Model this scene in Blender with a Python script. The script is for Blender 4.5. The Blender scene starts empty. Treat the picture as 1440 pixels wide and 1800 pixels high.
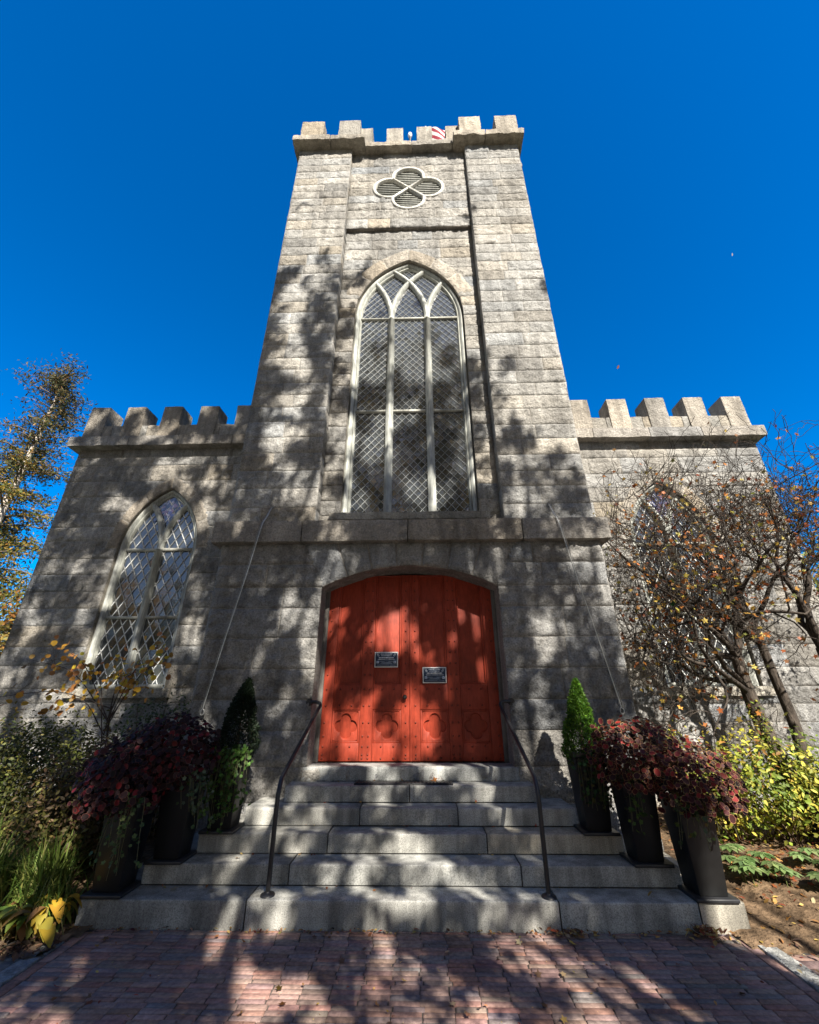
import bpy, math, random
import numpy as np
from mathutils import Matrix, Vector

SC = bpy.context.scene
COL = SC.collection
R = math.radians
rng = np.random.default_rng(11)
random.seed(11)

# ------------------------------------------------------------------ camera, sky, sun, exposure
def make_camera():
    p, yw, rl = R(24.3), R(1.3), R(-0.2)
    f = Vector((-math.sin(yw) * math.cos(p), math.cos(yw) * math.cos(p), math.sin(p)))
    r = Vector((math.cos(yw), math.sin(yw), 0))
    u = r.cross(f)
    r2 = r * math.cos(rl) + u * math.sin(rl)
    u2 = -r * math.sin(rl) + u * math.cos(rl)
    cd = bpy.data.cameras.new('camera')
    cd.sensor_fit = 'HORIZONTAL'
    cd.sensor_width = 36.0
    cd.lens = 721.0 / 1440.0 * 36.0
    cd.clip_start = 0.05
    cd.clip_end = 3000
    o = bpy.data.objects.new('camera', cd)
    COL.objects.link(o)
    m = Matrix((r2, u2, -f)).transposed().to_4x4()
    m.translation = Vector((0.13, -5.6, 1.7))
    o.matrix_world = m
    SC.camera = o
make_camera()

SUN_EL, SUN_AZ = R(41.0), R(23.0)          # elevation; azimuth to the right of straight behind the camera
SUN = np.array([math.sin(SUN_AZ) * math.cos(SUN_EL), -math.cos(SUN_AZ) * math.cos(SUN_EL), math.sin(SUN_EL)])

W = bpy.data.worlds.new('World')
SC.world = W
W.use_nodes = True
nt = W.node_tree
nt.nodes.clear()
sky = nt.nodes.new('ShaderNodeTexSky')
sky.sky_type = 'NISHITA'
sky.sun_disc = False
sky.sun_elevation = SUN_EL
sky.sun_rotation = math.pi - SUN_AZ
sky.altitude = 600
sky.air_density = 1.0
sky.dust_density = 0.9
sky.ozone_density = 3.0
hs = nt.nodes.new('ShaderNodeHueSaturation')
hs.inputs['Saturation'].default_value = 1.55
hs.inputs['Hue'].default_value = 0.507
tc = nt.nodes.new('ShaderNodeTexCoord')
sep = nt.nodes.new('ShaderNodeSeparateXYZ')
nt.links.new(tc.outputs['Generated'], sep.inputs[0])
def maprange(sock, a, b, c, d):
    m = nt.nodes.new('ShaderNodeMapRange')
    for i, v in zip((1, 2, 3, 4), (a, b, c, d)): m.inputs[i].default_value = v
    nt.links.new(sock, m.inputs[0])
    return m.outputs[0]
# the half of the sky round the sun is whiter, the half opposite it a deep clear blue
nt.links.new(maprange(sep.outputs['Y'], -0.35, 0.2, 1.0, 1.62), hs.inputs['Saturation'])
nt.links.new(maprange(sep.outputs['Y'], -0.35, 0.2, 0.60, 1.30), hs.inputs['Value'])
bg = nt.nodes.new('ShaderNodeBackground')
bg.inputs['Strength'].default_value = 0.07
wo = nt.nodes.new('ShaderNodeOutputWorld')
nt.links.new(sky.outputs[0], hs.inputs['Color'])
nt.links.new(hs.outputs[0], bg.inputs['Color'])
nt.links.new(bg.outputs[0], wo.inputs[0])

ld = bpy.data.lights.new('sun', 'SUN')
ld.energy = 5.0
ld.angle = R(0.5)
ld.color = (1.0, 0.93, 0.82)
lo = bpy.data.objects.new('sun', ld)
COL.objects.link(lo)
lo.rotation_euler = Vector(-SUN).to_track_quat('-Z', 'Y').to_euler()
lo.location = (10, -30, 30)

SC.view_settings.view_transform = 'Standard'
SC.view_settings.look = 'None'
SC.view_settings.exposure = 1.42
SC.view_settings.gamma = 1.0

# ------------------------------------------------------------------ noise
def _hash(ix, iy, iz, seed):
    h = (ix.astype(np.uint32) * np.uint32(374761393) + iy.astype(np.uint32) * np.uint32(668265263)
         + iz.astype(np.uint32) * np.uint32(2147483647) + np.uint32(seed * 144665 + 77))
    h = (h ^ (h >> np.uint32(13))) * np.uint32(1274126177)
    h = h ^ (h >> np.uint32(16))
    return (h & np.uint32(0xffff)).astype(np.float64) / 65535.0

def vnoise(P, seed=0):
    i = np.floor(P).astype(np.int64)
    f = P - i
    f = f * f * (3 - 2 * f)
    out = 0
    for dx in (0, 1):
        wx = f[:, 0] if dx else 1 - f[:, 0]
        for dy in (0, 1):
            wy = f[:, 1] if dy else 1 - f[:, 1]
            for dz in (0, 1):
                wz = f[:, 2] if dz else 1 - f[:, 2]
                out = out + wx * wy * wz * _hash(i[:, 0] + dx, i[:, 1] + dy, i[:, 2] + dz, seed)
    return out

def fbm(P, octv=3, seed=0):
    a, s, t = 0.5, 0.0, 0.0
    P = np.asarray(P, float)
    for k in range(octv):
        s = s + a * vnoise(P * (2.03 ** k) + 17.3 * k, seed + k)
        t += a
        a *= 0.5
    return s / t

def sstep(x):
    x = np.clip(x, 0, 1)
    return x * x * (3 - 2 * x)

# ------------------------------------------------------------------ mesh building
class MB:
    """collects vertices, faces, vertex colours; build() links ONE mesh object"""
    def __init__(s):
        s.V, s.C, s.Q, s.M, s.n = [], [], [], [], 0
    def add(s, V, F, col=(1, 1, 1), mi=0):
        V = np.asarray(V, float).reshape(-1, 3)
        c = np.asarray(col, float)
        if c.ndim == 1:
            c = np.tile(c[:3], (len(V), 1))
        s.V.append(V); s.C.append(c[:, :3])
        if isinstance(F, np.ndarray):
            s.Q.append(F.astype(np.int64) + s.n); s.M.append(np.full(len(F), mi))
        else:
            by = {}
            for f in F:
                by.setdefault(len(f), []).append(f)
            for k in by:
                a = np.array(by[k], np.int64) + s.n
                s.Q.append(a); s.M.append(np.full(len(a), mi))
        s.n += len(V)
        return s
    def box(s, x0, x1, y0, y1, z0, z1, col=(1, 1, 1), mi=0):
        V = [(x, y, z) for z in (z0, z1) for y in (y0, y1) for x in (x0, x1)]
        F = [(0, 2, 3, 1), (4, 5, 7, 6), (0, 1, 5, 4), (2, 6, 7, 3), (0, 4, 6, 2), (1, 3, 7, 5)]
        return s.add(V, F, col, mi)
    def build(s, name, mats, parent=None, smooth=False, bevel=0):
        V = np.concatenate(s.V); C = np.concatenate(s.C)
        me = bpy.data.meshes.new(name)
        me.vertices.add(len(V))
        me.vertices.foreach_set('co', V.ravel())
        nl = sum(q.size for q in s.Q); nf = sum(len(q) for q in s.Q)
        me.loops.add(nl); me.polygons.add(nf)
        me.loops.foreach_set('vertex_index', np.concatenate([q.ravel() for q in s.Q]).astype(np.int32))
        tot = np.concatenate([np.full(len(q), q.shape[1]) for q in s.Q])
        st = np.concatenate([[0], np.cumsum(tot)[:-1]])
        me.polygons.foreach_set('loop_start', st.astype(np.int32))
        me.polygons.foreach_set('loop_total', tot.astype(np.int32))
        me.polygons.foreach_set('material_index', np.concatenate(s.M).astype(np.int32))
        if smooth:
            me.polygons.foreach_set('use_smooth', np.ones(nf, bool))
        a = me.color_attributes.new('Col', 'FLOAT_COLOR', 'POINT')
        a.data.foreach_set('color', np.concatenate([C, np.ones((len(C), 1))], 1).astype(np.float32).ravel())
        for m in (mats if isinstance(mats, (list, tuple)) else [mats]):
            me.materials.append(m)
        me.update(calc_edges=True)
        o = bpy.data.objects.new(name, me)
        COL.objects.link(o)
        if parent:
            o.parent = parent
        if bevel:
            b = o.modifiers.new('bevel', 'BEVEL')
            b.width = bevel; b.segments = 2; b.limit_method = 'ANGLE'; b.angle_limit = R(40)
        return o

def tag(o, label, cat, group=None, kind=None):
    if label: o['label'] = label
    if cat: o['category'] = cat
    if group: o['group'] = group
    if kind: o['kind'] = kind
    return o

def thing(name, loc, label, cat, group=None):
    o = bpy.data.objects.new(name, None)
    COL.objects.link(o)
    o.empty_display_size = 0.2
    tag(o, label, cat, group)
    o['_o'] = 0
    del o['_o']
    return o                      # empties stay at the origin; parts are modelled in world coordinates

def gridfaces(nu, nv, base=0):
    i, j = np.meshgrid(np.arange(nu - 1), np.arange(nv - 1), indexing='ij')
    a = (i * nv + j).ravel() + base
    return np.stack([a, a + nv, a + nv + 1, a + 1], 1)

def sweep(mb, pts, prof, col=(1, 1, 1), mi=0, closed=False, org=(0, 0)):
    """sweep a profile [(offset across, y)] along a polyline in the xz plane"""
    P = np.asarray(pts, float); n = len(P); k = len(prof)
    if closed:
        T = np.roll(P, -1, 0) - np.roll(P, 1, 0)
    else:
        T = np.gradient(P, axis=0)
    T /= np.linalg.norm(T, axis=1)[:, None] + 1e-9
    N = np.stack([T[:, 1], -T[:, 0]], 1)
    V = np.zeros((n, k, 3))
    for j, (o, y) in enumerate(prof):
        V[:, j, 0] = P[:, 0] + N[:, 0] * o + org[0]
        V[:, j, 1] = y
        V[:, j, 2] = P[:, 1] + N[:, 1] * o + org[1]
    F = []
    for i in range(n if closed else n - 1):
        i2 = (i + 1) % n
        for j in range(k - 1):
            F.append((i * k + j, i * k + j + 1, i2 * k + j + 1, i2 * k + j))
    if not closed:
        F.append(tuple(range(k))); F.append(tuple((n - 1) * k + j for j in range(k))[::-1])
    mb.add(V, F, col, mi)

def tube(mb, pts, rad, sides=6, col=(1, 1, 1), mi=0, cap=True):
    P = np.asarray(pts, float); n = len(P)
    r = np.broadcast_to(np.asarray(rad, float), (n,))
    T = np.gradient(P, axis=0)
    T /= np.linalg.norm(T, axis=1)[:, None] + 1e-9
    ref = np.where(np.abs(T[:, 2:3]) > 0.9, np.array([[1., 0, 0]]), np.array([[0, 0, 1.]]))
    A = np.cross(T, ref)
    A /= np.linalg.norm(A, axis=1)[:, None] + 1e-9
    for i in range(1, n):                     # keep the frame from flipping
        a = A[i - 1] - T[i] * (A[i - 1] @ T[i])
        l = np.linalg.norm(a)
        if l > 1e-6: A[i] = a / l
    B = np.cross(T, A)
    th = np.linspace(0, 2 * np.pi, sides, endpoint=False)
    V = P[:, None] + r[:, None, None] * (A[:, None] * np.cos(th)[None, :, None] + B[:, None] * np.sin(th)[None, :, None])
    i, j = np.meshgrid(np.arange(n - 1), np.arange(sides), indexing='ij')
    a = (i * sides + j).ravel(); b = (i * sides + (j + 1) % sides).ravel()
    F = np.stack([a, b, b + sides, a + sides], 1)
    mb.add(V, F, col, mi)
    if cap and sides > 3:
        mb.add(V[0], [tuple(range(sides))[::-1]], col, mi)
        mb.add(V[-1], [tuple(range(sides))], col, mi)

def curve(pts, n=24):
    """Catmull-Rom through points"""
    P = np.asarray(pts, float)
    P = np.concatenate([[2 * P[0] - P[1]], P, [2 * P[-1] - P[-2]]])
    m = len(P) - 3
    out = []
    for t in np.linspace(0, m - 1e-6, n):
        i = int(t); f = t - i
        a, b, c, d = P[i:i + 4]
        out.append(0.5 * ((2 * b) + (c - a) * f + (2 * a - 5 * b + 4 * c - d) * f * f + (3 * b - a - 3 * c + d) * f ** 3))
    return np.array(out)

# ------------------------------------------------------------------ materials
def mat(name):
    m = bpy.data.materials.new(name)
    m.use_nodes = True
    t = m.node_tree
    b = t.nodes['Principled BSDF']
    return m, t, b

def N(t, kind, **kw):
    n = t.nodes.new(kind)
    for k, v in kw.items():
        if k.startswith('i_'):
            key = k[2:]
            key = int(key) if key.isdigit() else key.replace('_', ' ')
            n.inputs[key].default_value = v
        else:
            setattr(n, k, v)
    return n

def ramp(t, fac, stops):
    r = t.nodes.new('ShaderNodeValToRGB')
    e = r.color_ramp.elements
    while len(e) < len(stops): e.new(0.5)
    for q, (p, c) in zip(e, stops):
        q.position = p
        q.color = (c, c, c, 1) if not isinstance(c, tuple) else (*c, 1)
    t.links.new(fac, r.inputs[0])
    return r.outputs[0]

def mul(t, a, b, f=1.0):
    m = t.nodes.new('ShaderNodeMix')
    m.data_type = 'RGBA'; m.blend_type = 'MULTIPLY'
    m.inputs[0].default_value = f
    t.links.new(a, m.inputs[6]); t.links.new(b, m.inputs[7])
    return m.outputs[2]

def mixc(t, fac, a, b):
    m = t.nodes.new('ShaderNodeMix')
    m.data_type = 'RGBA'
    if hasattr(fac, 'node'): t.links.new(fac, m.inputs[0])
    else: m.inputs[0].default_value = fac
    for s, v in ((6, a), (7, b)):
        if isinstance(v, tuple): m.inputs[s].default_value = (*v, 1)
        else: t.links.new(v, m.inputs[s])
    return m.outputs[2]

def noise(t, co, scale, det=3, rough=0.55, vec=None):
    n = N(t, 'ShaderNodeTexNoise', i_Scale=scale, i_Detail=det, i_Roughness=rough)
    if vec:
        mp = N(t, 'ShaderNodeMapping', i_Scale=vec)
        t.links.new(co, mp.inputs[0]); co = mp.outputs[0]
    t.links.new(co, n.inputs['Vector'])
    return n.outputs[0]

def bump(t, b, h, strength, dist, prev=None):
    n = N(t, 'ShaderNodeBump', i_Strength=strength, i_Distance=dist)
    t.links.new(h, n.inputs['Height'])
    if prev: t.links.new(prev, n.inputs['Normal'])
    if b: t.links.new(n.outputs[0], b.inputs['Normal'])
    return n.outputs[0]

def granite(name, speck=0.5, streak=0.0, stain=0.4, bstr=0.6, fine=110, cb=13):
    m, t, b = mat(name)
    co = N(t, 'ShaderNodeTexCoord').outputs['Object']
    at = N(t, 'ShaderNodeAttribute', attribute_name='Col').outputs[0]
    c = at
    c = mul(t, c, ramp(t, noise(t, co, fine, 3, 0.7), [(0.3, 1 - speck), (0.52, 1.0), (0.7, 1.0 + speck * 0.45)]))
    c = mul(t, c, ramp(t, noise(t, co, 1.1, 5, 0.65), [(0.3, 1 - stain), (0.6, 1.06)]))
    c = mul(t, c, ramp(t, noise(t, co, 9, 4, 0.6), [(0.3, 0.8), (0.65, 1.08)]))
    # weathering runs
    if streak:
        c = mul(t, c, ramp(t, noise(t, co, 1.0, 3, 0.6, (9, 9, 0.8)), [(0.35, 1 - streak), (0.6, 1.08)]))
    c = mul(t, c, ramp(t, noise(t, co, 1.0, 4, 0.65, (2.6, 2.6, 0.35)), [(0.36, 0.72), (0.55, 1.04)]))
    t.links.new(c, b.inputs['Base Color'])
    b.inputs['Roughness'].default_value = 0.88
    b.inputs['Specular IOR Level'].default_value = 0.25
    n0 = bump(t, None, noise(t, co, cb, 5, 0.7), bstr, 0.07)
    n1 = bump(t, None, noise(t, co, 34, 5, 0.65), bstr, 0.02, n0)
    bump(t, b, noise(t, co, 150, 2, 0.6), bstr * 0.6, 0.004, n1)
    return m

M_STONE = granite('rock_faced_granite', 0.45, 0.15, 0.28, 1.0, 45)
M_TRIM = granite('granite_trim', 0.42, 0.22, 0.35, 0.9, 50)
M_STEP = granite('hammered_granite', 0.62, 0.35, 0.3, 0.05, 110, 30)
for n_ in M_STEP.node_tree.nodes:
    if n_.type == 'BSDF_PRINCIPLED':
        n_.inputs['Roughness'].default_value = 0.62
        n_.inputs['Specular IOR Level'].default_value = 0.5

def leafmat(name, trans=0.35, rough=0.55, spec=0.3):
    m, t, b = mat(name)
    at = N(t, 'ShaderNodeAttribute', attribute_name='Col').outputs[0]
    t.links.new(at, b.inputs['Base Color'])
    b.inputs['Roughness'].default_value = rough
    b.inputs['Specular IOR Level'].default_value = spec
    tr = N(t, 'ShaderNodeBsdfTranslucent')
    t.links.new(at, tr.inputs[0])
    mx = N(t, 'ShaderNodeMixShader', i_0=trans)
    t.links.new(b.outputs[0], mx.inputs[1]); t.links.new(tr.outputs[0], mx.inputs[2])
    out = [n for n in t.nodes if n.type == 'OUTPUT_MATERIAL'][0]
    t.links.new(mx.outputs[0], out.inputs[0])
    return m
M_LEAF = leafmat('leaf')
M_LEAF_THIN = leafmat('thin_autumn_leaf', 0.5)
M_LEAF_MATT = leafmat('matt_leaf', 0.15, 0.6, 0.2)

def vcol(name, rough=0.7, spec=0.3, nscale=20, amt=0.4, bstr=0.3, vec=None, metal=0, bdist=0.01, det=4):
    m, t, b = mat(name)
    co = N(t, 'ShaderNodeTexCoord').outputs['Object']
    at = N(t, 'ShaderNodeAttribute', attribute_name='Col').outputs[0]
    nz = noise(t, co, nscale, det, 0.6, vec)
    c = mul(t, at, ramp(t, nz, [(0.3, 1 - amt), (0.65, 1.08)]))
    c = mul(t, c, ramp(t, noise(t, co, 2.2, 5, 0.7), [(0.32, 1 - amt * 0.9), (0.6, 1.1)]))
    t.links.new(c, b.inputs['Base Color'])
    b.inputs['Roughness'].default_value = rough
    b.inputs['Specular IOR Level'].default_value = spec
    b.inputs['Metallic'].default_value = metal
    if bstr: bump(t, b, nz, bstr, bdist)
    return m
M_WOOD = vcol('weathered_frame_paint', 0.65, 0.3, 6, 0.45, 0.3, (8, 8, 0.7))
M_DOOR = vcol('red_door_paint', 0.5, 0.25, 14, 0.30, 0.2, (3, 3, 0.6))
M_LEAD = vcol('painted_leading', 0.6, 0.3, 15, 0.25, 0)
M_BLACK = vcol('black_plastic', 0.42, 0.45, 12, 0.3, 0.12)
M_IRON = vcol('black_iron', 0.45, 0.5, 40, 0.3, 0.2)
M_BARK = vcol('bark', 0.9, 0.2, 22, 0.55, 0.9, (1, 1, 0.35), 0, 0.03)
M_BRICK = vcol('paving_brick', 0.85, 0.25, 35, 0.4, 0.5)
M_SOIL = vcol('bed_soil', 0.95, 0.1, 14, 0.6, 1.0, None, 0, 0.05)
M_PLAIN = vcol('painted_metal', 0.45, 0.4, 20, 0.1, 0)
M_STEEL = vcol('galvanised_cable', 0.4, 0.5, 60, 0.3, 0, None, 0.6)
M_CLOTH = vcol('flag_cloth', 0.8, 0.2, 30, 0.1, 0.1)

def glassmat():
    m, t, b = mat('old_window_glass')
    co = N(t, 'ShaderNodeTexCoord').outputs['Object']
    at = N(t, 'ShaderNodeAttribute', attribute_name='Col').outputs[0]
    t.links.new(at, b.inputs['Base Color'])
    b.inputs['Roughness'].default_value = 0.06
    b.inputs['IOR'].default_value = 2.5
    b.inputs['Coat Weight'].default_value = 0.0
    bump(t, b, noise(t, co, 5, 2), 0.12, 0.02)
    return m
M_GLASS = glassmat()

# ------------------------------------------------------------------ stone walls
def lancet(w, zs, za):
    """pointed arch: half width w, spring zs, apex za -> c, R, half width function, outline"""
    H = za - zs
    c = (H * H - w * w) / (2 * w)
    Rr = w + c
    def xin(z, off=0.0):
        z = np.asarray(z, float)
        return np.where(z < zs, w + off, -c + np.sqrt(np.maximum((Rr + off) ** 2 - np.maximum(z - zs, 0) ** 2, 0)))
    return dict(w=w, zs=zs, za=za, c=c, R=Rr, x=xin)

def arch_pts(L, off=0.0, n=18, zbot=None, cx=0.0):
    """outline of the arch from lower left over the apex to lower right"""
    c, Rr, zs = L['c'], L['R'] + off, L['zs']
    amax = math.acos(c / Rr)
    a = np.linspace(0, amax, n)
    right = np.stack([-c + Rr * np.cos(a), zs + Rr * np.sin(a)], 1)
    left = right * [-1, 1]
    P = np.concatenate([left, right[::-1][1:]])
    if zbot is not None:
        P = np.concatenate([[[-(L['w'] + off), zbot]], P, [[L['w'] + off, zbot]]])
    return P + [cx, 0]

class Stones:
    """rock-faced blocks: every block a displaced grid with recessed mortar edges"""
    def __init__(s):
        s.P, s.D, s.C, s.F, s.n = [], [], [], [], 0
    def block(s, fn, w, h, cell, tint, bul, mort=0.012, gap=0.007, mc=(0.58, 0.55, 0.50), snap=None, keep=None, ax='y', at=0.0, sgn=-1, rough=1.0):
        nu = max(3, int(w / cell)); nv = max(3, int(h / cell))
        gu, gv = min(gap / w, 0.2), min(gap / h, 0.2)
        u = np.concatenate([[0], np.linspace(gu, 1 - gu, nu), [1]])
        v = np.concatenate([[0], np.linspace(gv, 1 - gv, nv), [1]])
        U, V = np.meshgrid(u, v, indexing='ij')
        x, z = fn(U.ravel(), V.ravel())
        du = np.minimum(U, 1 - U).ravel() * w; dv = np.minimum(V, 1 - V).ravel() * h
        d = np.minimum(du, dv)
        border = d < 1e-6
        prof = sstep((d - gap) / 0.022) ** 0.6
        D = np.where(border, -mort, prof * bul)
        amp = np.where(border, 0.15, (0.3 + 0.7 * prof)) * rough
        C = np.where(border[:, None], np.array(mc)[None], np.array(tint)[None])
        F = gridfaces(len(u), len(v))
        if snap is not None:
            x, ins = snap(x, z)
            F = F[~ins[F].all(1)]
        if keep is not None:
            cx = x[F].mean(1); cz = z[F].mean(1)
            F = F[keep(cx, cz)]
        if ax == 'y':
            P = np.stack([x, np.full_like(x, at), z], 1); nrm = np.array([0, sgn, 0.])
        else:
            P = np.stack([np.full_like(x, at), x, z], 1); nrm = np.array([sgn, 0, 0.])
            if sgn < 0: F = F[:, ::-1]
        s.P.append(P); s.D.append(np.stack([D, amp, *np.broadcast_to(nrm, P.shape).T], 1)); s.C.append(C); s.F.append(F + s.n); s.n += len(P)
    def finish(s, mb, amp=0.03, seed=3):
        P = np.concatenate(s.P); D = np.concatenate(s.D); C = np.concatenate(s.C)
        n = fbm(P * [5.5, 5.5, 7], 3, seed) - 0.5
        r = 1 - np.abs(2 * fbm(P * [9, 9, 13], 3, seed + 9) - 1)
        n2 = fbm(P * 30, 2, seed + 5) - 0.5
        n3 = np.random.default_rng(seed).normal(0, 1, len(P))
        disp = D[:, 0] + D[:, 1] * (n * amp * 1.5 + (r - 0.75) * amp * 1.0 + n2 * amp * 0.8 + n3 * amp * 0.10)
        wob = (fbm(P * 3.3, 2, seed + 20) - 0.5) * 0.012
        P = P + D[:, 2:5] * disp[:, None]
        P[:, 2] += wob * (np.abs(D[:, 2]) + np.abs(D[:, 3]) > 0)
        mb.add(P, np.concatenate(s.F), C)

def tint(base, var=0.105, warm=0.03):
    k = 1 + rng.normal(0, var)
    q = rng.normal(0, warm)
    if rng.random() < 0.06: q += 0.07           # the odd rusty stone
    return np.clip(np.array(base) * k * [1 + q, 1 + q * 0.2, 1 - q], 0.05, 0.8)

def ashlar(S, u0, u1, z0, z1, at, base, hrow=(0.27, 0.36), wblk=(0.45, 1.05), cell=0.035, bul=(0.0, 0.010), ax='y', sgn=-1,
           breaks=None, snap=None, keep=None, rough=1.0):
    z = z0; rows = []
    while z < z1 - 1e-6:
        h = rng.uniform(*hrow)
        if z1 - z - h < hrow[0] * 0.7: h = z1 - z
        if z1 - z < hrow[1] * 1.4 and z1 - z > hrow[1]: h = (z1 - z) / 2
        rows.append((z, min(z + h, z1))); z += h
    for za, zb in rows:
        segs = [(u0, u1)]
        if breaks:
            segs = breaks(za, zb) or segs
        for a, b in segs:
            u = a
            while u < b - 1e-6:
                w = rng.uniform(*wblk)
                if b - u - w < wblk[0] * 0.8: w = b - u
                if w > wblk[1] * 1.35: w = w / 2
                ua, ub = u, min(u + w, b)
                S.block(lambda U, V, ua=ua, ub=ub: (ua + (ub - ua) * U, za + (zb - za) * V), ub - ua, zb - za, cell, tint(base),
                        rng.uniform(*bul), snap=snap, keep=keep, ax=ax, at=at, sgn=sgn, rough=rough)
                u = ub

def voussoirs(S, L, cx, wid, at, base, zmin, nst, proud=0.012, cell=0.035):
    """stones of a pointed arch ring, each side cut into nst stones from zmin up"""
    c, Rr, zs = L['c'], L['R'], L['zs']
    a0 = math.asin(max(0, (zmin - zs)) / Rr)
    amax_in = math.acos(c / Rr); amax_out = math.acos(c / (Rr + wid))
    for side in (-1, 1):
        for k in range(nst):
            s0, s1 = k / nst, (k + 1) / nst
            def fn(U, V, s0=s0, s1=s1):
                s = s0 + (s1 - s0) * U
                am = amax_in + (amax_out - amax_in) * V
                a = a0 + (am - a0) * s
                rr = Rr + wid * V
                return cx + side * (-c + rr * np.cos(a)), zs + rr * np.sin(a)
            f = fn if side < 0 else (lambda U, V, fn=fn: fn(1 - U, V))
            S.block(f, (amax_in - a0) * Rr / nst, wid, cell, tint(base, 0.06), 0.010 + proud, mort=0.004, gap=0.010, at=at, rough=0.5)

def rough_box(mb, x0, x1, y0, y1, z0, z1, col, cell=0.06, amp=0.02, seed=7, rnd=0.02):
    """box of hewn stone: displaced faces, worn edges"""
    cs = np.array([(x0 + x1) / 2, (y0 + y1) / 2, (z0 + z1) / 2]); hs_ = np.array([x1 - x0, y1 - y0, z1 - z0]) / 2
    for ax in range(3):
        o = [a for a in range(3) if a != ax]
        na = max(3, int(2 * hs_[o[0]] / cell) + 1); nb = max(3, int(2 * hs_[o[1]] / cell) + 1)
        A, B = np.meshgrid(np.linspace(-1, 1, na), np.linspace(-1, 1, nb), indexing='ij')
        for sg in (-1, 1):
            P = np.zeros((na * nb, 3))
            P[:, ax] = sg * hs_[ax]; P[:, o[0]] = A.ravel() * hs_[o[0]]; P[:, o[1]] = B.ravel() * hs_[o[1]]
            # rounded edges
            Q = np.clip(P, -hs_ + rnd, hs_ - rnd)
            dlt = P - Q
            l = np.linalg.norm(dlt, axis=1)[:, None]
            P = np.where(l > 1e-6, Q + dlt / np.maximum(l, 1e-6) * np.minimum(l, rnd), P)
            Pw = P + cs
            nz = np.stack([fbm(Pw * 5 + 31 * k, 3, seed + k) - 0.5 for k in range(3)], 1)
            nz2 = np.stack([fbm(Pw * 19 + 11 * k, 2, seed + 3 + k) - 0.5 for k in range(3)], 1)
            Pw = Pw + nz * amp * 1.6 + nz2 * amp * 0.9
            F = gridfaces(na, nb)
            flip = (sg < 0) ^ (ax == 1)
            mb.add(Pw, F[:, ::-1] if flip else F, col)

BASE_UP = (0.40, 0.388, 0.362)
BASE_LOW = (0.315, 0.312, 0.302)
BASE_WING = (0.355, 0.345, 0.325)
TW = 2.74              # half width of the tower

church = thing('church', (0, 0, 0), 'grey granite church with a battlemented central tower and lower side wings', 'church')

# ---- central window geometry
WZ0 = 4.30
LC = lancet(1.09, 8.70, 10.34)
LS = lancet(0.79, 4.42, 5.76)
WX = 5.08

# ---- lower block of the tower with the door arch
DW, DZ0, DZS, DZA = 1.22, 0.96, 3.10, 3.40
DR = (DW ** 2 + (DZA - DZS) ** 2) / (2 * (DZA - DZS))
DCZ = DZA - DR
DAM = math.asin(DW / DR)
BELT0, BELT1 = 3.735, 4.06
def door_top(x): return DCZ + np.sqrt(np.maximum(DR ** 2 - np.asarray(x) ** 2, 0))

def low_breaks(za, zb):
    if zb <= DZ0 + 0.02: return [(-TW, TW)]
    if za < DZS - 0.02: return [(-TW, -DW), (DW, TW)]
    return [(-TW, -1.1), (1.1, TW)]
def low_keep(x, z):
    infan = (z > DZS - 0.0) & (np.abs(x) < (z - DCZ) * math.tan(DAM) - 0.03)
    return ~infan
S = Stones()
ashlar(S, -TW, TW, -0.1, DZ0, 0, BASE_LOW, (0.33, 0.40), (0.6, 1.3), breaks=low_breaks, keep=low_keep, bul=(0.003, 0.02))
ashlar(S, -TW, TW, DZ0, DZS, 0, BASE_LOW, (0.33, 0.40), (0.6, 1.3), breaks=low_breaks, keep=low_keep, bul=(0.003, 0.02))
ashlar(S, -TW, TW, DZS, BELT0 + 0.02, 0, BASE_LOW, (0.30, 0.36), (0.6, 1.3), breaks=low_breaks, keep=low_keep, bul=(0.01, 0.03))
js = [-1, -0.70, -0.42, -0.14, 0.14, 0.42, 0.70, 1]
for a, b in zip(js[:-1], js[1:]):
    def fan(U, V, a=a, b=b):
        an = DAM * (a + (b - a) * U)
        x0, z0 = DR * np.sin(an), DCZ + DR * np.cos(an)
        z1 = BELT0 + 0.02
        x1 = (z1 - DCZ) * np.tan(an)
        return x0 + (x1 - x0) * V, z0 + (z1 - z0) * V
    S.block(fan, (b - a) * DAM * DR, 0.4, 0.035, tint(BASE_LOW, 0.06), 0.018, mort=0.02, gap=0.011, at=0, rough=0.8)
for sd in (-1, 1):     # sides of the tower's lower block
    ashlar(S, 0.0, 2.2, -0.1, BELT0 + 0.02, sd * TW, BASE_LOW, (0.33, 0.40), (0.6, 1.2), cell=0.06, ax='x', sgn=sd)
mb = MB(); S.finish(mb, 0.042, 3)
# reveal of the doorway: dressed jambs and the arch soffit
an = np.linspace(-DAM, DAM, 22)
outl = np.concatenate([[[-DW, DZ0 - 0.02]], np.stack([DR * np.sin(an), DCZ + DR * np.cos(an)], 1), [[DW, DZ0 - 0.02]]])
V = np.concatenate([np.stack([outl[:, 0], np.full(len(outl), y), outl[:, 1]], 1) for y in (0.0, 0.02, 0.46)])
k = len(outl)
F = [(r * k + i, (r + 1) * k + i, (r + 1) * k + i + 1, r * k + i + 1) for r in range(2) for i in range(k - 1)]
mb.add(V, F, (0.34, 0.32, 0.29))
# plain masonry behind the facing
mb.box(-TW + 0.05, TW - 0.05, 0.62, 2.3, -0.1, 4.0, BASE_LOW)
mb.build('tower_base_wall', M_STONE, church)

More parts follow.
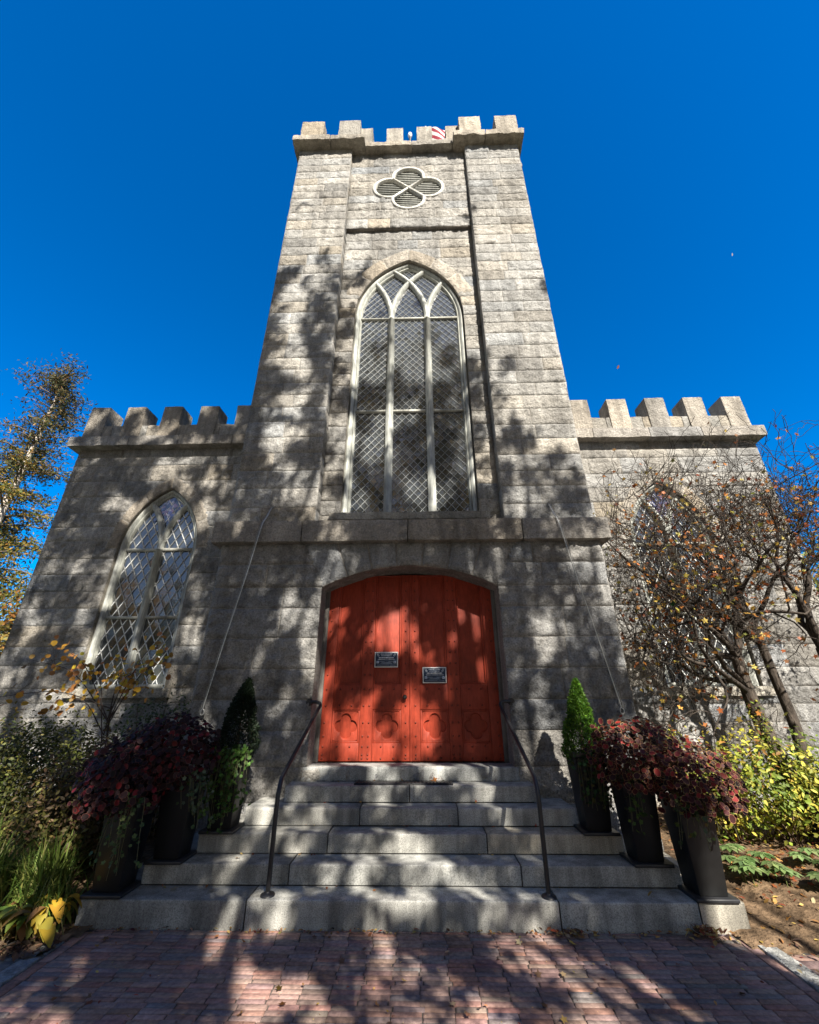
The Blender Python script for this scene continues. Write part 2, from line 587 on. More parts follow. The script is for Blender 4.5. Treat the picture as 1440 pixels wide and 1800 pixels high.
# ---- belt course
mb = MB()
xs = [-2.86, -1.55, -0.02, 1.62, 2.86]
for a, b in zip(xs[:-1], xs[1:]):
    rough_box(mb, a + 0.004, b - 0.004, -0.13, 0.45, BELT0, BELT1, tint((0.35, 0.33, 0.30), 0.05), 0.05, 0.013, 7, 0.012)
for sd in (-1, 1):
    rough_box(mb, min(sd * 2.6, sd * 2.86), max(sd * 2.6, sd * 2.86), 0.45, 2.1, BELT0, BELT1, (0.35, 0.33, 0.30), 0.08, 0.02, 8)
mb.build('belt_course', M_TRIM, church)

# ---- upper tower: piers, recessed panel with the tall window, upper panel with the quatrefoil
PX, YP, YW, YU = 1.42, 0.05, 0.26, 0.18
CZ, CH = 14.34, 0.20          # cornice underside, height
STR = 11.36
S = Stones()
for a, b in ((-TW, -PX), (PX, TW)):
    ashlar(S, a, b, BELT1 - 0.02, CZ + 0.03, YP, BASE_UP, (0.26, 0.335), (0.4, 0.85), cell=0.036)
    # inner return of the pier
    sd = 1 if a < 0 else -1
    ashlar(S, YP, YW + 0.05, BELT1 - 0.02, CZ + 0.03, sd * -PX, BASE_UP, (0.28, 0.34), (0.5, 0.6), cell=0.06, ax='x', sgn=sd, bul=(0.0, 0.008), rough=0.4)
def cwin_snap(x, z):
    xi = LC['x'](z)
    ins = (np.abs(x) < xi - 1e-4) & (z > WZ0 - 0.02) & (z < LC['za'])
    return np.where(ins, np.where(x < 0, -xi, xi), x), (np.abs(x) < xi + 1e-4) & (z > WZ0 - 0.001) & (z < LC['za'])
def cwin_breaks(za, zb):
    if zb <= WZ0 + 0.05: return [(-PX, PX)]
    if za < LC['za'] - 0.05: return [(-PX, -1e-4), (1e-4, PX)] if za > 9.6 else [(-PX, -float(LC['x'](za)) * 0.98), (float(LC['x'](za)) * 0.98, PX)]
    return [(-PX, PX)]
def ring_keep(L, wid, zmin, cx=0):
    def f(x, z):
        d = np.hypot(np.abs(x - cx) + L['c'], z - L['zs'])
        return ~((d < L['R'] + wid - 0.04) & (z > zmin + 0.05))
    return f
ashlar(S, -PX, PX, BELT1 - 0.02, WZ0, YW, BASE_UP, (0.25, 0.3), (0.5, 0.9))
ashlar(S, -PX, PX, WZ0, STR, YW, BASE_UP, (0.26, 0.335), (0.4, 0.9), breaks=cwin_breaks, snap=cwin_snap, keep=ring_keep(LC, 0.34, 9.25))
voussoirs(S, LC, 0, 0.34, YW, (0.47, 0.42, 0.35), 9.22, 3)
QZ, QO, QR = 12.86, 0.45, 0.375
def q_keep(x, z):
    ins = np.zeros(len(x), bool)
    for a in range(4):
        ox, oz = QO * math.cos(a * math.pi / 2), QO * math.sin(a * math.pi / 2)
        ins |= np.hypot(x - ox, z - QZ - oz) < QR
    ins |= (np.abs(x) + np.abs(z - QZ)) < 0.5
    return ~ins
ashlar(S, -PX, PX, STR, CZ + 0.03, YU, BASE_UP, (0.27, 0.335), (0.45, 1.1), keep=q_keep, cell=0.03)
for sd in (-1, 1):
    ashlar(S, YP, 5.2, BELT1, CZ + 0.03, sd * TW, BASE_UP, (0.28, 0.36), (0.5, 1.0), cell=0.09, ax='x', sgn=sd)
mb = MB(); S.finish(mb, 0.040, 13)
# underside of the upper panel, window reveal, body behind the facing
mb.box(-PX, PX, YU + 0.006, YW + 0.06, STR - 0.004, STR + 0.02, (0.34, 0.31, 0.27))
P = arch_pts(LC, 0.004, 16, WZ0)
V = np.concatenate([np.stack([P[:, 0], np.full(len(P), y), P[:, 1]], 1) for y in (YW - 0.01, YW + 0.2)])
k = len(P)
mb.add(V, [(i, k + i, k + i + 1, i + 1) for i in range(k - 1)], (0.40, 0.36, 0.30))
mb.box(-TW + 0.06, TW - 0.06, 0.72, 5.15, 4.0, CZ, BASE_UP)
mb.build('tower_wall', M_STONE, church)

# ---- tower cornice and battlements
mb = MB()
for a, b, yf in ((-2.88, -1.95, -0.19), (-1.95, -1.08, -0.19), (-1.08, 0.1, -0.02), (0.1, 1.12, -0.02), (1.12, 1.92, -0.19), (1.92, 2.88, -0.19)):
    rough_box(mb, a + 0.004, b - 0.004, yf, 0.5, CZ, CZ + CH + rng.uniform(-0.01, 0.015), tint((0.40, 0.365, 0.31), 0.05), 0.05, 0.03, 5, 0.012)
for sd in (-1, 1):
    for k in range(5):
        a, b = sorted((sd * 2.5, sd * 2.98))
        rough_box(mb, a, b, 0.5 + k * 1.0, 1.49 + k * 1.0, CZ, CZ + CH, (0.40, 0.365, 0.31), 0.1, 0.03, 6)
mb.box(-2.5, 2.5, 0.5, 5.2, CZ - 0.05, CZ + 0.1, (0.2, 0.2, 0.2))
mb.build('tower_cornice', M_TRIM, church)
def merlon(x0, x1, y0, y1, z0, z1, col, amp=0.022, cell=0.05):
    m_ = MB(); rough_box(m_, x0, x1, y0, y1, z0, z1, tint(col, 0.09), cell, amp * 0.38, 15, 0.010)
    return m_.build('merlon', M_TRIM, church)
CM = (0.45, 0.41, 0.345)
for a, b in ((-2.74, -2.16), (-1.77, -1.22), (1.30, 1.85), (2.22, 2.78)):
    merlon(a, b, -0.11, 0.38, CZ + CH - 0.01, 15.37 + rng.uniform(-0.02, 0.02), CM, 0.03)
for a, b in ((-1.26, -0.92), (-0.56, -0.13), (0.22, 0.62), (0.97, 1.31)):
    merlon(a, b, 0.06, 0.42, CZ + CH - 0.01, 15.35 + rng.uniform(-0.02, 0.02), CM, 0.03)
for sd in (-1, 1):
    for k in range(4):
        a, b = sorted((sd * 2.36, sd * 2.8))
        merlon(a, b, 1.0 + k * 1.1, 1.5 + k * 1.1, CZ + CH - 0.01, 15.35, CM, 0.03, 0.1)
mb = MB()
rough_box(mb, -1.25, 1.3, 0.10, 0.36, CZ + CH - 0.01, 14.74, (0.43, 0.39, 0.33), 0.06, 0.02, 22)
mb.build('parapet', M_TRIM, church)

# ---- wings (the nave front to either side of the tower)
WY, WE = 2.0, 7.40
WC0, WC1 = 6.73, 6.97
for sd in (-1, 1):
    cx = sd * WX
    def wsnap(x, z, cx=cx):
        q = x - cx
        xi = LS['x'](z)
        ins = (np.abs(q) < xi - 1e-4) & (z > 1.83) & (z < LS['za'])
        return np.where(ins, np.where(q < 0, -xi, xi), q) + cx, (np.abs(q) < xi + 1e-4) & (z > 1.849) & (z < LS['za'])
    u0, u1 = sorted((sd * 2.6, sd * WE))
    def wbreaks(za, zb, cx=cx, u0=u0, u1=u1):
        if zb <= 1.86 or za > LS['za'] - 0.02: return [(u0, u1)]
        if za > 5.2: return [(u0, cx), (cx, u1)]
        xi = float(LS['x'](za)) * 0.98
        return [(u0, cx - xi), (cx + xi, u1)]
    S = Stones()
    ashlar(S, u0, u1, -0.1, 1.85, WY, BASE_WING, (0.32, 0.40), (0.5, 1.3), breaks=wbreaks, snap=wsnap)
    ashlar(S, u0, u1, 1.85, WC0 + 0.02, WY, BASE_WING, (0.30, 0.39), (0.5, 1.25), breaks=wbreaks, snap=wsnap, keep=ring_keep(LS, 0.25, 4.35, cx))
    voussoirs(S, LS, cx, 0.25, WY, (0.40, 0.365, 0.315), 4.40, 3)
    ashlar(S, WY, 14, -0.1, WC0 + 0.02, sd * WE, BASE_WING, (0.34, 0.40), (0.7, 1.3), cell=0.12, ax='x', sgn=sd)
    mb = MB(); S.finish(mb, 0.042, 23 + sd)
    P = arch_pts(LS, 0.004, 14, 1.85, cx)
    V = np.concatenate([np.stack([P[:, 0], np.full(len(P), y), P[:, 1]], 1) for y in (WY - 0.01, WY + 0.2)])
    k = len(P)
    mb.add(V, [(i, k + i, k + i + 1, i + 1) for i in range(k - 1)], (0.36, 0.33, 0.28))
    a, b = sorted((sd * 2.3, sd * (WE - 0.06)))
    mb.box(a, b, 2.45, 14, -0.1, WC0, BASE_WING)
    mb.build('wing_wall', M_STONE, church)
    mb = MB()
    xs = [2.70, 3.9, 5.1, 6.2, 7.55]
    for a, b in zip(xs[:-1], xs[1:]):
        a, b = sorted((sd * a, sd * b))
        rough_box(mb, a + 0.004, b - 0.004, 1.79, 2.4, WC0, WC1, tint((0.38, 0.35, 0.31), 0.06), 0.06, 0.018, 31, 0.012)
    for k in range(8):
        a, b = sorted((sd * 7.1, sd * 7.55))
        rough_box(mb, a, b, 2.4 + k * 1.4, 3.79 + k * 1.4, WC0, WC1, (0.38, 0.35, 0.31), 0.12, 0.03, 31)
    mb.build('wing_cornice', M_TRIM, church)
    mb = MB()
    xs = [2.70, 3.5, 4.3, 5.1, 5.95, 6.75, 7.36]
    for a, b in zip(xs[:-1], xs[1:]):
        a, b = sorted((sd * a, sd * b))
        rough_box(mb, a + 0.003, b - 0.003, 1.91, 2.30, WC1 - 0.01, 7.33, tint((0.38, 0.355, 0.31), 0.06), 0.06, 0.018, 33, 0.012)
    a, b = sorted((sd * 2.5, sd * 7.0))
    mb.box(a, b, 2.3, 14, WC1 - 0.1, WC1 + 0.05, (0.15, 0.15, 0.15))
    mb.build('parapet', M_TRIM, church)
    for k in range(6):
        a = -7.37 + k * 0.848
        a, b = sorted((sd * -a, sd * -(a + 0.43)))
        merlon(a, b, 1.885, 2.33, WC1 - 0.012, 7.82 + rng.uniform(-0.015, 0.015), (0.38, 0.35, 0.305), 0.03)

# ---- windows
FRAME = (0.44, 0.455, 0.42)
def bar(mb, P, w, y, d=0.1, org=(0, 0), col=FRAME, closed=False):
    sweep(mb, P, [(-w / 2, y + d), (-w / 2, y + 0.03), (-w * 0.28, y + 0.022), (-w * 0.2, y), (w * 0.2, y), (w * 0.28, y + 0.022), (w / 2, y + 0.03), (w / 2, y + d)], col, 0, closed, org)

def arc_from(L, mx, direction, n=16, wmax=None):
    """tracery arc of the main radius springing from a mullion at mx, leaning to direction, until it meets the main arch"""
    c, Rr, zs = L['c'], L['R'], L['zs']
    cx = mx + direction * Rr
    out = []
    for a in np.linspace(0, 1.4, 240):
        x = cx - direction * Rr * math.cos(a); z = zs + Rr * math.sin(a)
        if z > L['za'] or abs(x) > float(L['x'](z)) - 0.005: break
        out.append((x, z))
    out = np.array(out)
    idx = np.linspace(0, len(out) - 1, n).astype(int)
    return out[idx]

def window(L, cx, z0, y, mulls, mw, dx, dz, transoms, label, sillx, sillz, silly, leadw, leadc=(0.42, 0.43, 0.41)):
    zs = L['zs']
    mb = MB()
    P = arch_pts(L, -0.035, 20, z0 + 0.0)
    bar(mb, P, 0.09, y - 0.02, 0.14, (cx, 0))
    P2 = arch_pts(L, -0.10, 20, z0 + 0.0)
    bar(mb, P2, 0.05, y + 0.02, 0.1, (cx, 0), (0.37, 0.38, 0.34))
    for m_ in mulls:
        bar(mb, [(m_, z0), (m_, (z0 + zs) / 2), (m_, zs)], mw, y - 0.015, 0.14, (cx, 0))
        for d in (-1, 1):
            Q = arc_from(L, m_, d)
            bar(mb, Q, mw * 0.8, y - 0.012 + 0.004 * d, 0.14, (cx, 0))
    for tz, tw in transoms:
        mb.box(cx - L['w'] + 0.08, cx + L['w'] - 0.08, y + 0.03, y + 0.09, tz - tw / 2, tz + tw / 2, (0.42, 0.42, 0.37))
    mb.box(cx - L['w'] + 0.02, cx + L['w'] - 0.02, y + 0.012, y + 0.12, z0, z0 + 0.07, FRAME)
    fr = mb.build('arched_window', M_WOOD, church)
    fr['label'] = label
    # glazing: diamonds of old glass, each set at its own slight tilt
    g = MB()
    gy = y + 0.075
    nx = int(L['w'] * 2 / dx) + 2; nz = int((L['za'] - z0) / (dz / 2)) + 2
    Vs, Fs, Cs = [], [], []
    for j in range(-1, nz):
        for i in range(-nx, nx):
            x = (i + (0.5 if j % 2 else 0)) * dx; z = z0 + j * dz / 2
            if abs(x) > L['w'] + dx * 0.5 or z > L['za'] + 0.1 or z < z0 - 0.1: continue
            if abs(x) - dx * 0.5 > float(L['x'](min(z - dz / 2, L['za'] - 0.01))): continue
            tx, tz = rng.normal(0, 0.02, 2)
            b0 = len(Vs)
            for ox, oz in ((-dx / 2, 0), (0, -dz / 2), (dx / 2, 0), (0, dz / 2)):
                zz = min(max(z + oz, z0 - 0.02), L['za'] + 0.02)
                Vs.append((cx + x + ox, gy + ox * tx + oz * tz, zz))
                Cs.append(np.array((0.045, 0.052, 0.060)) * rng.uniform(0.5, 1.5))
            Fs.append((b0, b0 + 1, b0 + 2, b0 + 3))
    g.add(Vs, Fs, np.array(Cs))
    g.box(cx - L['w'] - 0.02, cx + L['w'] + 0.02, gy + 0.02, gy + 0.03, z0 - 0.02, L['za'] + 0.02, (0.01, 0.01, 0.012))
    g.build('window_pane', M_GLASS, fr)
    # leading
    l = MB()
    ly = y + 0.06
    slope = dz / dx
    for sg in (-1, 1):
        for k in range(-80, 160):
            # z = z0 + sg*slope*(x) + (k+.5)*dz  in window coordinates
            xs_ = np.arange(-L['w'], L['w'], 0.012)
            zz = z0 + sg * slope * xs_ + (k + 0.5) * dz
            ok = (zz > z0 + 0.05) & (zz < L['za'] - 0.06) & (np.abs(xs_) < L['x'](zz, -0.09))
            for seg in np.split(np.arange(len(xs_)), np.where(np.diff(ok.astype(int)) != 0)[0] + 1):
                if len(seg) < 2 or not ok[seg[0]]: continue
                a, b = seg[0], seg[-1]
                p0 = np.array([xs_[a], zz[a]]); p1 = np.array([xs_[b], zz[b]])
                sweep(l, [p0, p1], [(-leadw, ly + 0.006), (-leadw, ly), (leadw, ly), (leadw, ly + 0.006)], leadc, 0, False, (cx, 0))
    l.build('leading', M_LEAD, fr)
    s_ = MB()
    rough_box(s_, cx - sillx, cx + sillx, silly, y + 0.2, sillz[0], sillz[1], (0.45, 0.42, 0.36), 0.06, 0.012, 41, 0.012)
    s_.build('window_sill', M_TRIM, fr)
    return fr, gy

wf, gy = window(LC, 0, WZ0, YW + 0.08, (-0.36, 0.365), 0.13, 0.134, 0.152, ((6.40, 0.045), (8.72, 0.035)),
       'tall three-light pointed window with intersecting tracery above the doors', 1.25, (4.19, 4.31), YW - 0.1, 0.0025)
for sd in (-1, 1):
    fr, gy = window(LS, sd * WX, 1.85, WY + 0.07, (0.0,), 0.13, 0.175, 0.31, ((4.42, 0.06), (3.08, 0.05)),
           'two-light pointed window with Y tracery, ' + ('partly hidden by the bare tree' if sd > 0 else 'behind the yellow-leaved branches'), 0.92, (1.70, 1.85), WY - 0.07, 0.0075, (0.70, 0.71, 0.69))
    # leaded coloured glass in the small light under the apex
    g = MB()
    zz_ = np.linspace(5.02, 5.68, 8)
    bp = [(sd * WX - max(0.02, min(0.02 + (z - 4.98) * 0.9, float(LS['x'](z)) - 0.08)), gy - 0.0115, z) for z in zz_] + [(sd * WX + max(0.02, min(0.02 + (z - 4.98) * 0.9, float(LS['x'](z)) - 0.08)), gy - 0.0115, z) for z in zz_[::-1]]
    g.add(bp, [tuple(range(16))], (0.03, 0.03, 0.06))
    for q in range(70):
        x = rng.uniform(-0.3, 0.3); z = rng.uniform(5.0, 5.66)
        if abs(x) > float(LS['x'](z)) - 0.1: continue
        r_ = rng.uniform(0.02, 0.05); a0 = rng.uniform(0, 6)
        pv = [(sd * WX + x + r_ * math.cos(a0 + t), gy - 0.012 - 0.0001 * q, z + r_ * math.sin(a0 + t)) for t in (0, 1.3, 2.4, 3.7, 5)]
        g.add(pv, [(4, 3, 2, 1, 0)], [(0.10, 0.09, 0.16), (0.28, 0.26, 0.32), (0.05, 0.05, 0.14), (0.2, 0.12, 0.18)][q % 4])
    g.build('stained_pane', M_GLASS, fr)

# ---- quatrefoil louvre
mb = MB()
tq = math.acos((0.3651 - QO) / QR)          # where neighbouring lobes meet
pts = []
for k in range(4):
    a0 = k * math.pi / 2
    for t in np.linspace(-tq, tq, 22)[:-1]:
        pts.append((QO * math.cos(a0) + QR * math.cos(a0 + t), QO * math.sin(a0) + QR * math.sin(a0 + t)))
QPROF = [(-0.04, YU + 0.15), (-0.04, YU - 0.015), (-0.018, YU - 0.03), (0.018, YU - 0.03), (0.04, YU - 0.015), (0.04, YU + 0.15)]
sweep(mb, pts, QPROF, (0.62, 0.61, 0.56), 0, True, (0, QZ))
for sg in (-1, 1):
    sweep(mb, [(-0.37, -0.37 * sg), (0, 0), (0.37, 0.37 * sg)], [(o * 0.8, y + 0.004 * sg) for o, y in QPROF], (0.60, 0.59, 0.54), 0, False, (0, QZ))
qf = mb.build('quatrefoil_vent', M_WOOD, church)
lv = MB()
for z in np.arange(-0.80, 0.82, 0.074):
    xs_ = np.arange(-0.9, 0.9, 0.01)
    ok = np.zeros(len(xs_), bool)
    for k in range(4):
        ok |= np.hypot(xs_ - QO * math.cos(k * math.pi / 2), z - QO * math.sin(k * math.pi / 2)) < QR - 0.01
    ok |= (np.abs(xs_) + abs(z)) < 0.45
    for seg in np.split(np.arange(len(xs_)), np.where(np.diff(ok.astype(int)) != 0)[0] + 1):
        if len(seg) < 4 or not ok[seg[0]]: continue
        a, b = xs_[seg[0]], xs_[seg[-1]]
        y0 = YU + 0.05
        lv.add([(a, y0, QZ + z), (b, y0, QZ + z), (b, y0 + 0.06, QZ + z + 0.05), (a, y0 + 0.06, QZ + z + 0.05),
                (a, y0, QZ + z + 0.016), (b, y0, QZ + z + 0.016), (b, y0 + 0.06, QZ + z + 0.066), (a, y0 + 0.06, QZ + z + 0.066)],
               [(3, 2, 1, 0), (4, 5, 6, 7), (1, 2, 6, 5), (0, 4, 7, 3)], (0.07, 0.075, 0.07))  # slat bodies painted dark to give their undersides shade
        lv.box(a, b, y0 - 0.012, y0 - 0.001, QZ + z - 0.002, QZ + z + 0.017, (0.45, 0.46, 0.42))  # pale strip stands for sunlight on the slat's front edge
lv.box(-0.95, 0.95, YU + 0.16, YU + 0.17, QZ - 0.95, QZ + 0.95, (0.012, 0.014, 0.013))
lv.build('louvre', M_WOOD, qf)

# ---- double door
RED = (0.29, 0.042, 0.021)
YD = 0.37
def door_leaf(sd):
    mb = MB()
    def X(a, b): return sorted((sd * a, sd * b))
    top = 3.36
    def bx(a, b, y0, y1, z0, z1, col=RED):
        a, b = X(a, b); mb.box(a, b, y0, y1, z0, z1, col)
    # stiles and rails stand proud of the panels
    bx(0.006, 1.20, YD + 0.035, YD + 0.07, DZ0 + 0.005, top, np.array(RED) * 0.97)
    for a, b in ((0.006, 0.125), (0.50, 0.665), (1.03, 1.20)):
        bx(a, b, YD, YD + 0.03, DZ0 + 0.006, top)
    for z0, z1 in ((DZ0 + 0.006, 1.165), (1.55, 1.86)):
        for a, b in ((0.127, 0.498), (0.667, 1.028)):
            bx(a, b, YD + 0.001, YD + 0.03, z0, z1)
    # mouldings round each panel and the fielded panel inside
    for a, b in ((0.127, 0.498), (0.667, 1.028)):
        for z0, z1 in ((1.165, 1.55), (1.86, top)):
            t_ = 0.022
            bx(a, a + t_, YD + 0.012, YD + 0.034, z0, z1); bx(b - t_, b, YD + 0.012, YD + 0.034, z0, z1)
            bx(a + t_, b - t_, YD + 0.012, YD + 0.034, z0, z0 + t_); bx(a + t_, b - t_, YD + 0.012, YD + 0.034, z1 - t_, z1)
        cx_, cz_ = sd * (a + b) / 2, (1.165 + 1.55) / 2
        # carved quatrefoil
        pts = []
        for kk in range(4):
            a0 = math.pi / 2 * kk
            for t in np.linspace(-R(97), R(97), 12)[:-1]:
                pts.append((0.080 * math.cos(a0) + 0.071 * math.cos(a0 + t), 0.080 * math.sin(a0) + 0.071 * math.sin(a0 + t)))
        # the panel is pierced by the quatrefoil: a proud plate with that hole
        n = len(pts)
        ang = [math.atan2(q[1], q[0]) for q in pts]
        hx, hz = (b - a) / 2 - 0.024, (1.55 - 1.165) / 2 - 0.024
        outer = []
        for t in ang:
            sx = hx / max(abs(math.cos(t)), 1e-6); sz = hz / max(abs(math.sin(t)), 1e-6)
            s_ = min(sx, sz); outer.append((s_ * math.cos(t), s_ * math.sin(t)))
        yf, yb = YD + 0.010, YD + 0.034
        Vv = [(cx_ + q[0], yf, cz_ + q[1]) for q in pts] + [(cx_ + q[0], yf, cz_ + q[1]) for q in outer] + [(cx_ + q[0] * 0.93, yb, cz_ + q[1] * 0.93) for q in pts]
        Ff = []
        for i in range(n):
            j = (i + 1) % n
            Ff.append((i, j, n + j, n + i)); Ff.append((j, i, 2 * n + i, 2 * n + j))
        mb.add(Vv, Ff, RED)
    # clout nails
    st = []
    for z in np.arange(1.98, 3.3, 0.143):
        st += [(0.065, z), (0.545, z), (0.62, z), (1.125, z)]
    for z in (1.04, 1.245, 1.40):
        st += [(0.065, z), (0.545, z), (0.62, z), (1.125, z)]
    for z in (1.00, 1.13, 1.60, 1.80):
        for x in (0.065, 0.22, 0.38, 0.545, 0.62, 0.78, 0.94, 1.125): st.append((x, z))
    for x, z in st:
        if z > float(door_top(x)) - 0.03: continue
        r_ = 0.0135
        ring = [(sd * x + r_ * math.cos(t), YD - 0.001, z + r_ * math.sin(t)) for t in np.linspace(0, 2 * math.pi, 7)[:-1]]
        ring2 = [(sd * x + r_ * 0.6 * math.cos(t), YD - 0.014, z + r_ * 0.6 * math.sin(t)) for t in np.linspace(0, 2 * math.pi, 7)[:-1]]
        mb.add(ring + ring2, [(i, (i + 1) % 6, 6 + (i + 1) % 6, 6 + i) for i in range(6)] + [(6, 7, 8, 9, 10, 11)], (0.17, 0.035, 0.022))
    if sd > 0:        # cover strip over the meeting line
        mb.box(-0.012, 0.018, YD - 0.012, YD - 0.001, DZ0 + 0.006, 3.36, np.array(RED) * 0.95)
    o = mb.build('door', M_DOOR, church, bevel=0.0035)
    if sd < 0:
        h = MB()
        tube(h, [(-0.075, YD, 1.70), (-0.075, YD - 0.03, 1.70), (-0.075, YD - 0.045, 1.70), (-0.075, YD - 0.06, 1.70)], [0.026, 0.02, 0.03, 0.012], 10, (0.02, 0.02, 0.02))
        h.build('door_knob', M_IRON, o)
    return o
door_leaf(-1); door_leaf(1)
mb = MB()
for sd in (-1, 1):
    a, b = sorted((sd * 1.17, sd * 1.225))
    mb.box(a, b, YD - 0.04, YD + 0.06, DZ0, 3.14, (0.17, 0.155, 0.14))
mb.box(-1.25, 1.25, YD + 0.08, YD + 0.1, DZ0, 3.5, (0.02, 0.02, 0.02))
mb.build('door_frame', M_WOOD, church, bevel=0.004)

# ---- notices on the doors
def notice(x0, x1, z0, z1, label):
    o = MB()
    y1 = YD - 0.016; y0 = y1 - 0.006
    o.box(x0, x1, y0, y1, z0, z1, (0.78, 0.78, 0.76))
    w, h = x1 - x0, z1 - z0
    t = 0.012
    o.box(x0 + t, x1 - t, y0 - 0.002, y0 - 0.0002, z0 + t, z1 - t, (0.035, 0.055, 0.09))
    def p(a, b, c, d, col, lift=0.004):
        o.box(x0 + a * w, x0 + b * w, y0 - lift, y0 - lift + 0.0015, z0 + c * h, z0 + d * h, col)
    pale = (0.6, 0.64, 0.7); grey = (0.28, 0.33, 0.4)
    def line(a, b, zc, hh, col):
        x = a
        while x < b - 0.01:
            l = rng.uniform(0.02, 0.06); l = min(l, b - x)
            p(x, x + l, zc - hh / 2, zc + hh / 2, col); x += l + 0.012
    line(0.26, 0.74, 0.86, 0.05, pale); line(0.28, 0.72, 0.75, 0.045, pale)
    line(0.18, 0.82, 0.62, 0.065, (0.78, 0.8, 0.82)); line(0.14, 0.88, 0.51, 0.04, pale); line(0.42, 0.62, 0.51, 0.05, pale)
    p(0.08, 0.19, 0.26, 0.42, (0.45, 0.5, 0.6)); p(0.81, 0.92, 0.26, 0.42, (0.45, 0.5, 0.6))
    p(0.11, 0.16, 0.3, 0.38, (0.2, 0.25, 0.35), 0.0055); p(0.84, 0.89, 0.3, 0.38, (0.2, 0.25, 0.35), 0.0055)
    for k, (a, b, zc) in enumerate(((0.2, 0.42, 0.37), (0.58, 0.8, 0.37), (0.3, 0.7, 0.31), (0.25, 0.75, 0.25), (0.1, 0.62, 0.15), (0.66, 0.9, 0.14))):
        p(a, b, zc - 0.014, zc + 0.014, grey)
    def diag(ax, az, bx_, bz):
        P_ = [(x0 + ax * w, z0 + az * h), (x0 + bx_ * w, z0 + bz * h)]
        sweep(o, P_, [(-0.003, y0 - 0.002), (-0.003, y0 - 0.004), (0.003, y0 - 0.004), (0.003, y0 - 0.002)], pale)
    diag(0.08, 0.92, 0.16, 0.7); diag(0.13, 0.92, 0.2, 0.72); diag(0.92, 0.92, 0.84, 0.7); diag(0.87, 0.92, 0.8, 0.72)
    return tag(o.build('notice_sign', M_PLAIN), label, 'sign', 'notices on the red doors')
notice(-0.49, -0.17, 2.07, 2.27, 'small dark notice with white border on the left red door leaf, the higher one')
notice(0.165, 0.485, 1.87, 2.07, 'small dark notice with white border on the right red door leaf, the lower one')

# ---- steps
steps = thing('granite_steps', (0, 0, 0), 'six worn granite steps narrowing up to the red church doors', 'steps')
ST = [(-1.25, 2.71, 0.0, 0.186, [-1.32, 1.23, 2.34]), (-0.985, 2.38, 0.186, 0.34, [-1.06, 1.0]), (-0.725, 2.04, 0.34, 0.50, [-0.78, 0.75]),
      (-0.48, 1.705, 0.50, 0.657, [-0.51, 0.50]), (-0.265, 1.375, 0.657, 0.812, [0.0]), (-0.02, 1.265, 0.812, 0.957, [])]
for y, hw, z0, z1, jt in ST:
    mb = MB()
    xs = [-hw] + jt + [hw]
    for a, b in zip(xs[:-1], xs[1:]):
        dy = rng.uniform(-0.006, 0.006); dz = rng.uniform(-0.004, 0.002)
        g = 0.005
        x0, x1 = a + g, b - g
        yb = 0.34 if hw < 1.3 else 0.02
        # a stone with a worn, wavering front edge
        n = max(6, int((x1 - x0) / 0.09))
        xx = np.linspace(x0, x1, n)
        prof = [(0.004, z0 - (0.05 if z0 == 0 else -0.009)), (0.003, z1 - 0.03), (0.003, z1 - 0.008), (0.006, z1 - 0.002), (0.012, z1), (yb - y - dy, z1)]
        Vv = []
        for i, x in enumerate(xx):
            wy = (vnoise(np.array([[x * 3, y * 9, 1.3]]))[0] - 0.5) * 0.0015
            wz = (vnoise(np.array([[x * 2.3, y * 7, 8.3]]))[0] - 0.5) * 0.0015
            for q, (py, pz) in enumerate(prof):
                Vv.append((x, y + dy + py + (wy if q < 5 else 0), pz + (wz + dz if q > 0 else 0)))
        k = len(prof)
        Ff = [(i * k + q, (i + 1) * k + q, (i + 1) * k + q + 1, i * k + q + 1) for i in range(n - 1) for q in range(k - 1)]
        zq = z0 - 0.05 if z0 == 0 else z0 + 0.009
        Vv += [(x0, yb, zq), (x1, yb, zq)]
        Ff.append(tuple([n * k] + [k - 1 - q for q in range(k)][::1]))
        Ff.append(tuple([n * k + 1] + [(n - 1) * k + q for q in range(k)]))
        mb.add(Vv, Ff, tint((0.36, 0.36, 0.335), 0.06, 0.02))
    mb.box(-hw + 0.03, hw - 0.03, y + 0.022, 0.0, z0 - 0.05, z1 - 0.012, (0.05, 0.045, 0.04))
    mb.build('step', M_STEP, steps)

# ---- handrails
def handrail(sd, label):
    t = thing('handrail', (0, 0, 0), label, 'handrail', 'handrails beside the church steps')
    x = sd * 1.175
    mb = MB()
    A_, B_ = np.array((sd * 1.10, -0.06, 1.61)), np.array((sd * 1.185, -1.08, 1.015))
    path = np.concatenate([curve([(sd * 1.25, 0.0, 1.645), (sd * 1.17, -0.035, 1.65), (sd * 1.115, -0.045, 1.635), A_], 10)[:-1],
                           A_ + (B_ - A_) * np.linspace(0, 1, 14)[:, None],
                           curve([B_, (x, -1.155, 0.94), (x, -1.178, 0.84), (x, -1.175, 0.6), (x, -1.165, 0.19)], 18)[1:]])
    tube(mb, path, 0.02, 8, (0.018, 0.018, 0.02))
    mb.build('rail', M_IRON, t, smooth=True)
    f = MB()
    tube(f, [(x, -1.165, 0.184), (x, -1.165, 0.197), (x, -1.165, 0.2), (x, -1.165, 0.215)], [0.062, 0.058, 0.03, 0.022], 14, (0.02, 0.02, 0.022))
    f.build('base_flange', M_IRON, t)
    f = MB()
    tube(f, [(sd * 1.25, -0.0, 1.645), (sd * 1.25, -0.02, 1.645)], [0.045, 0.04], 12, (0.02, 0.02, 0.022))
    f.build('wall_bracket', M_IRON, t)
handrail(-1, 'black bent iron handrail on the left side of the steps')
handrail(1, 'black bent iron handrail on the right side of the steps')

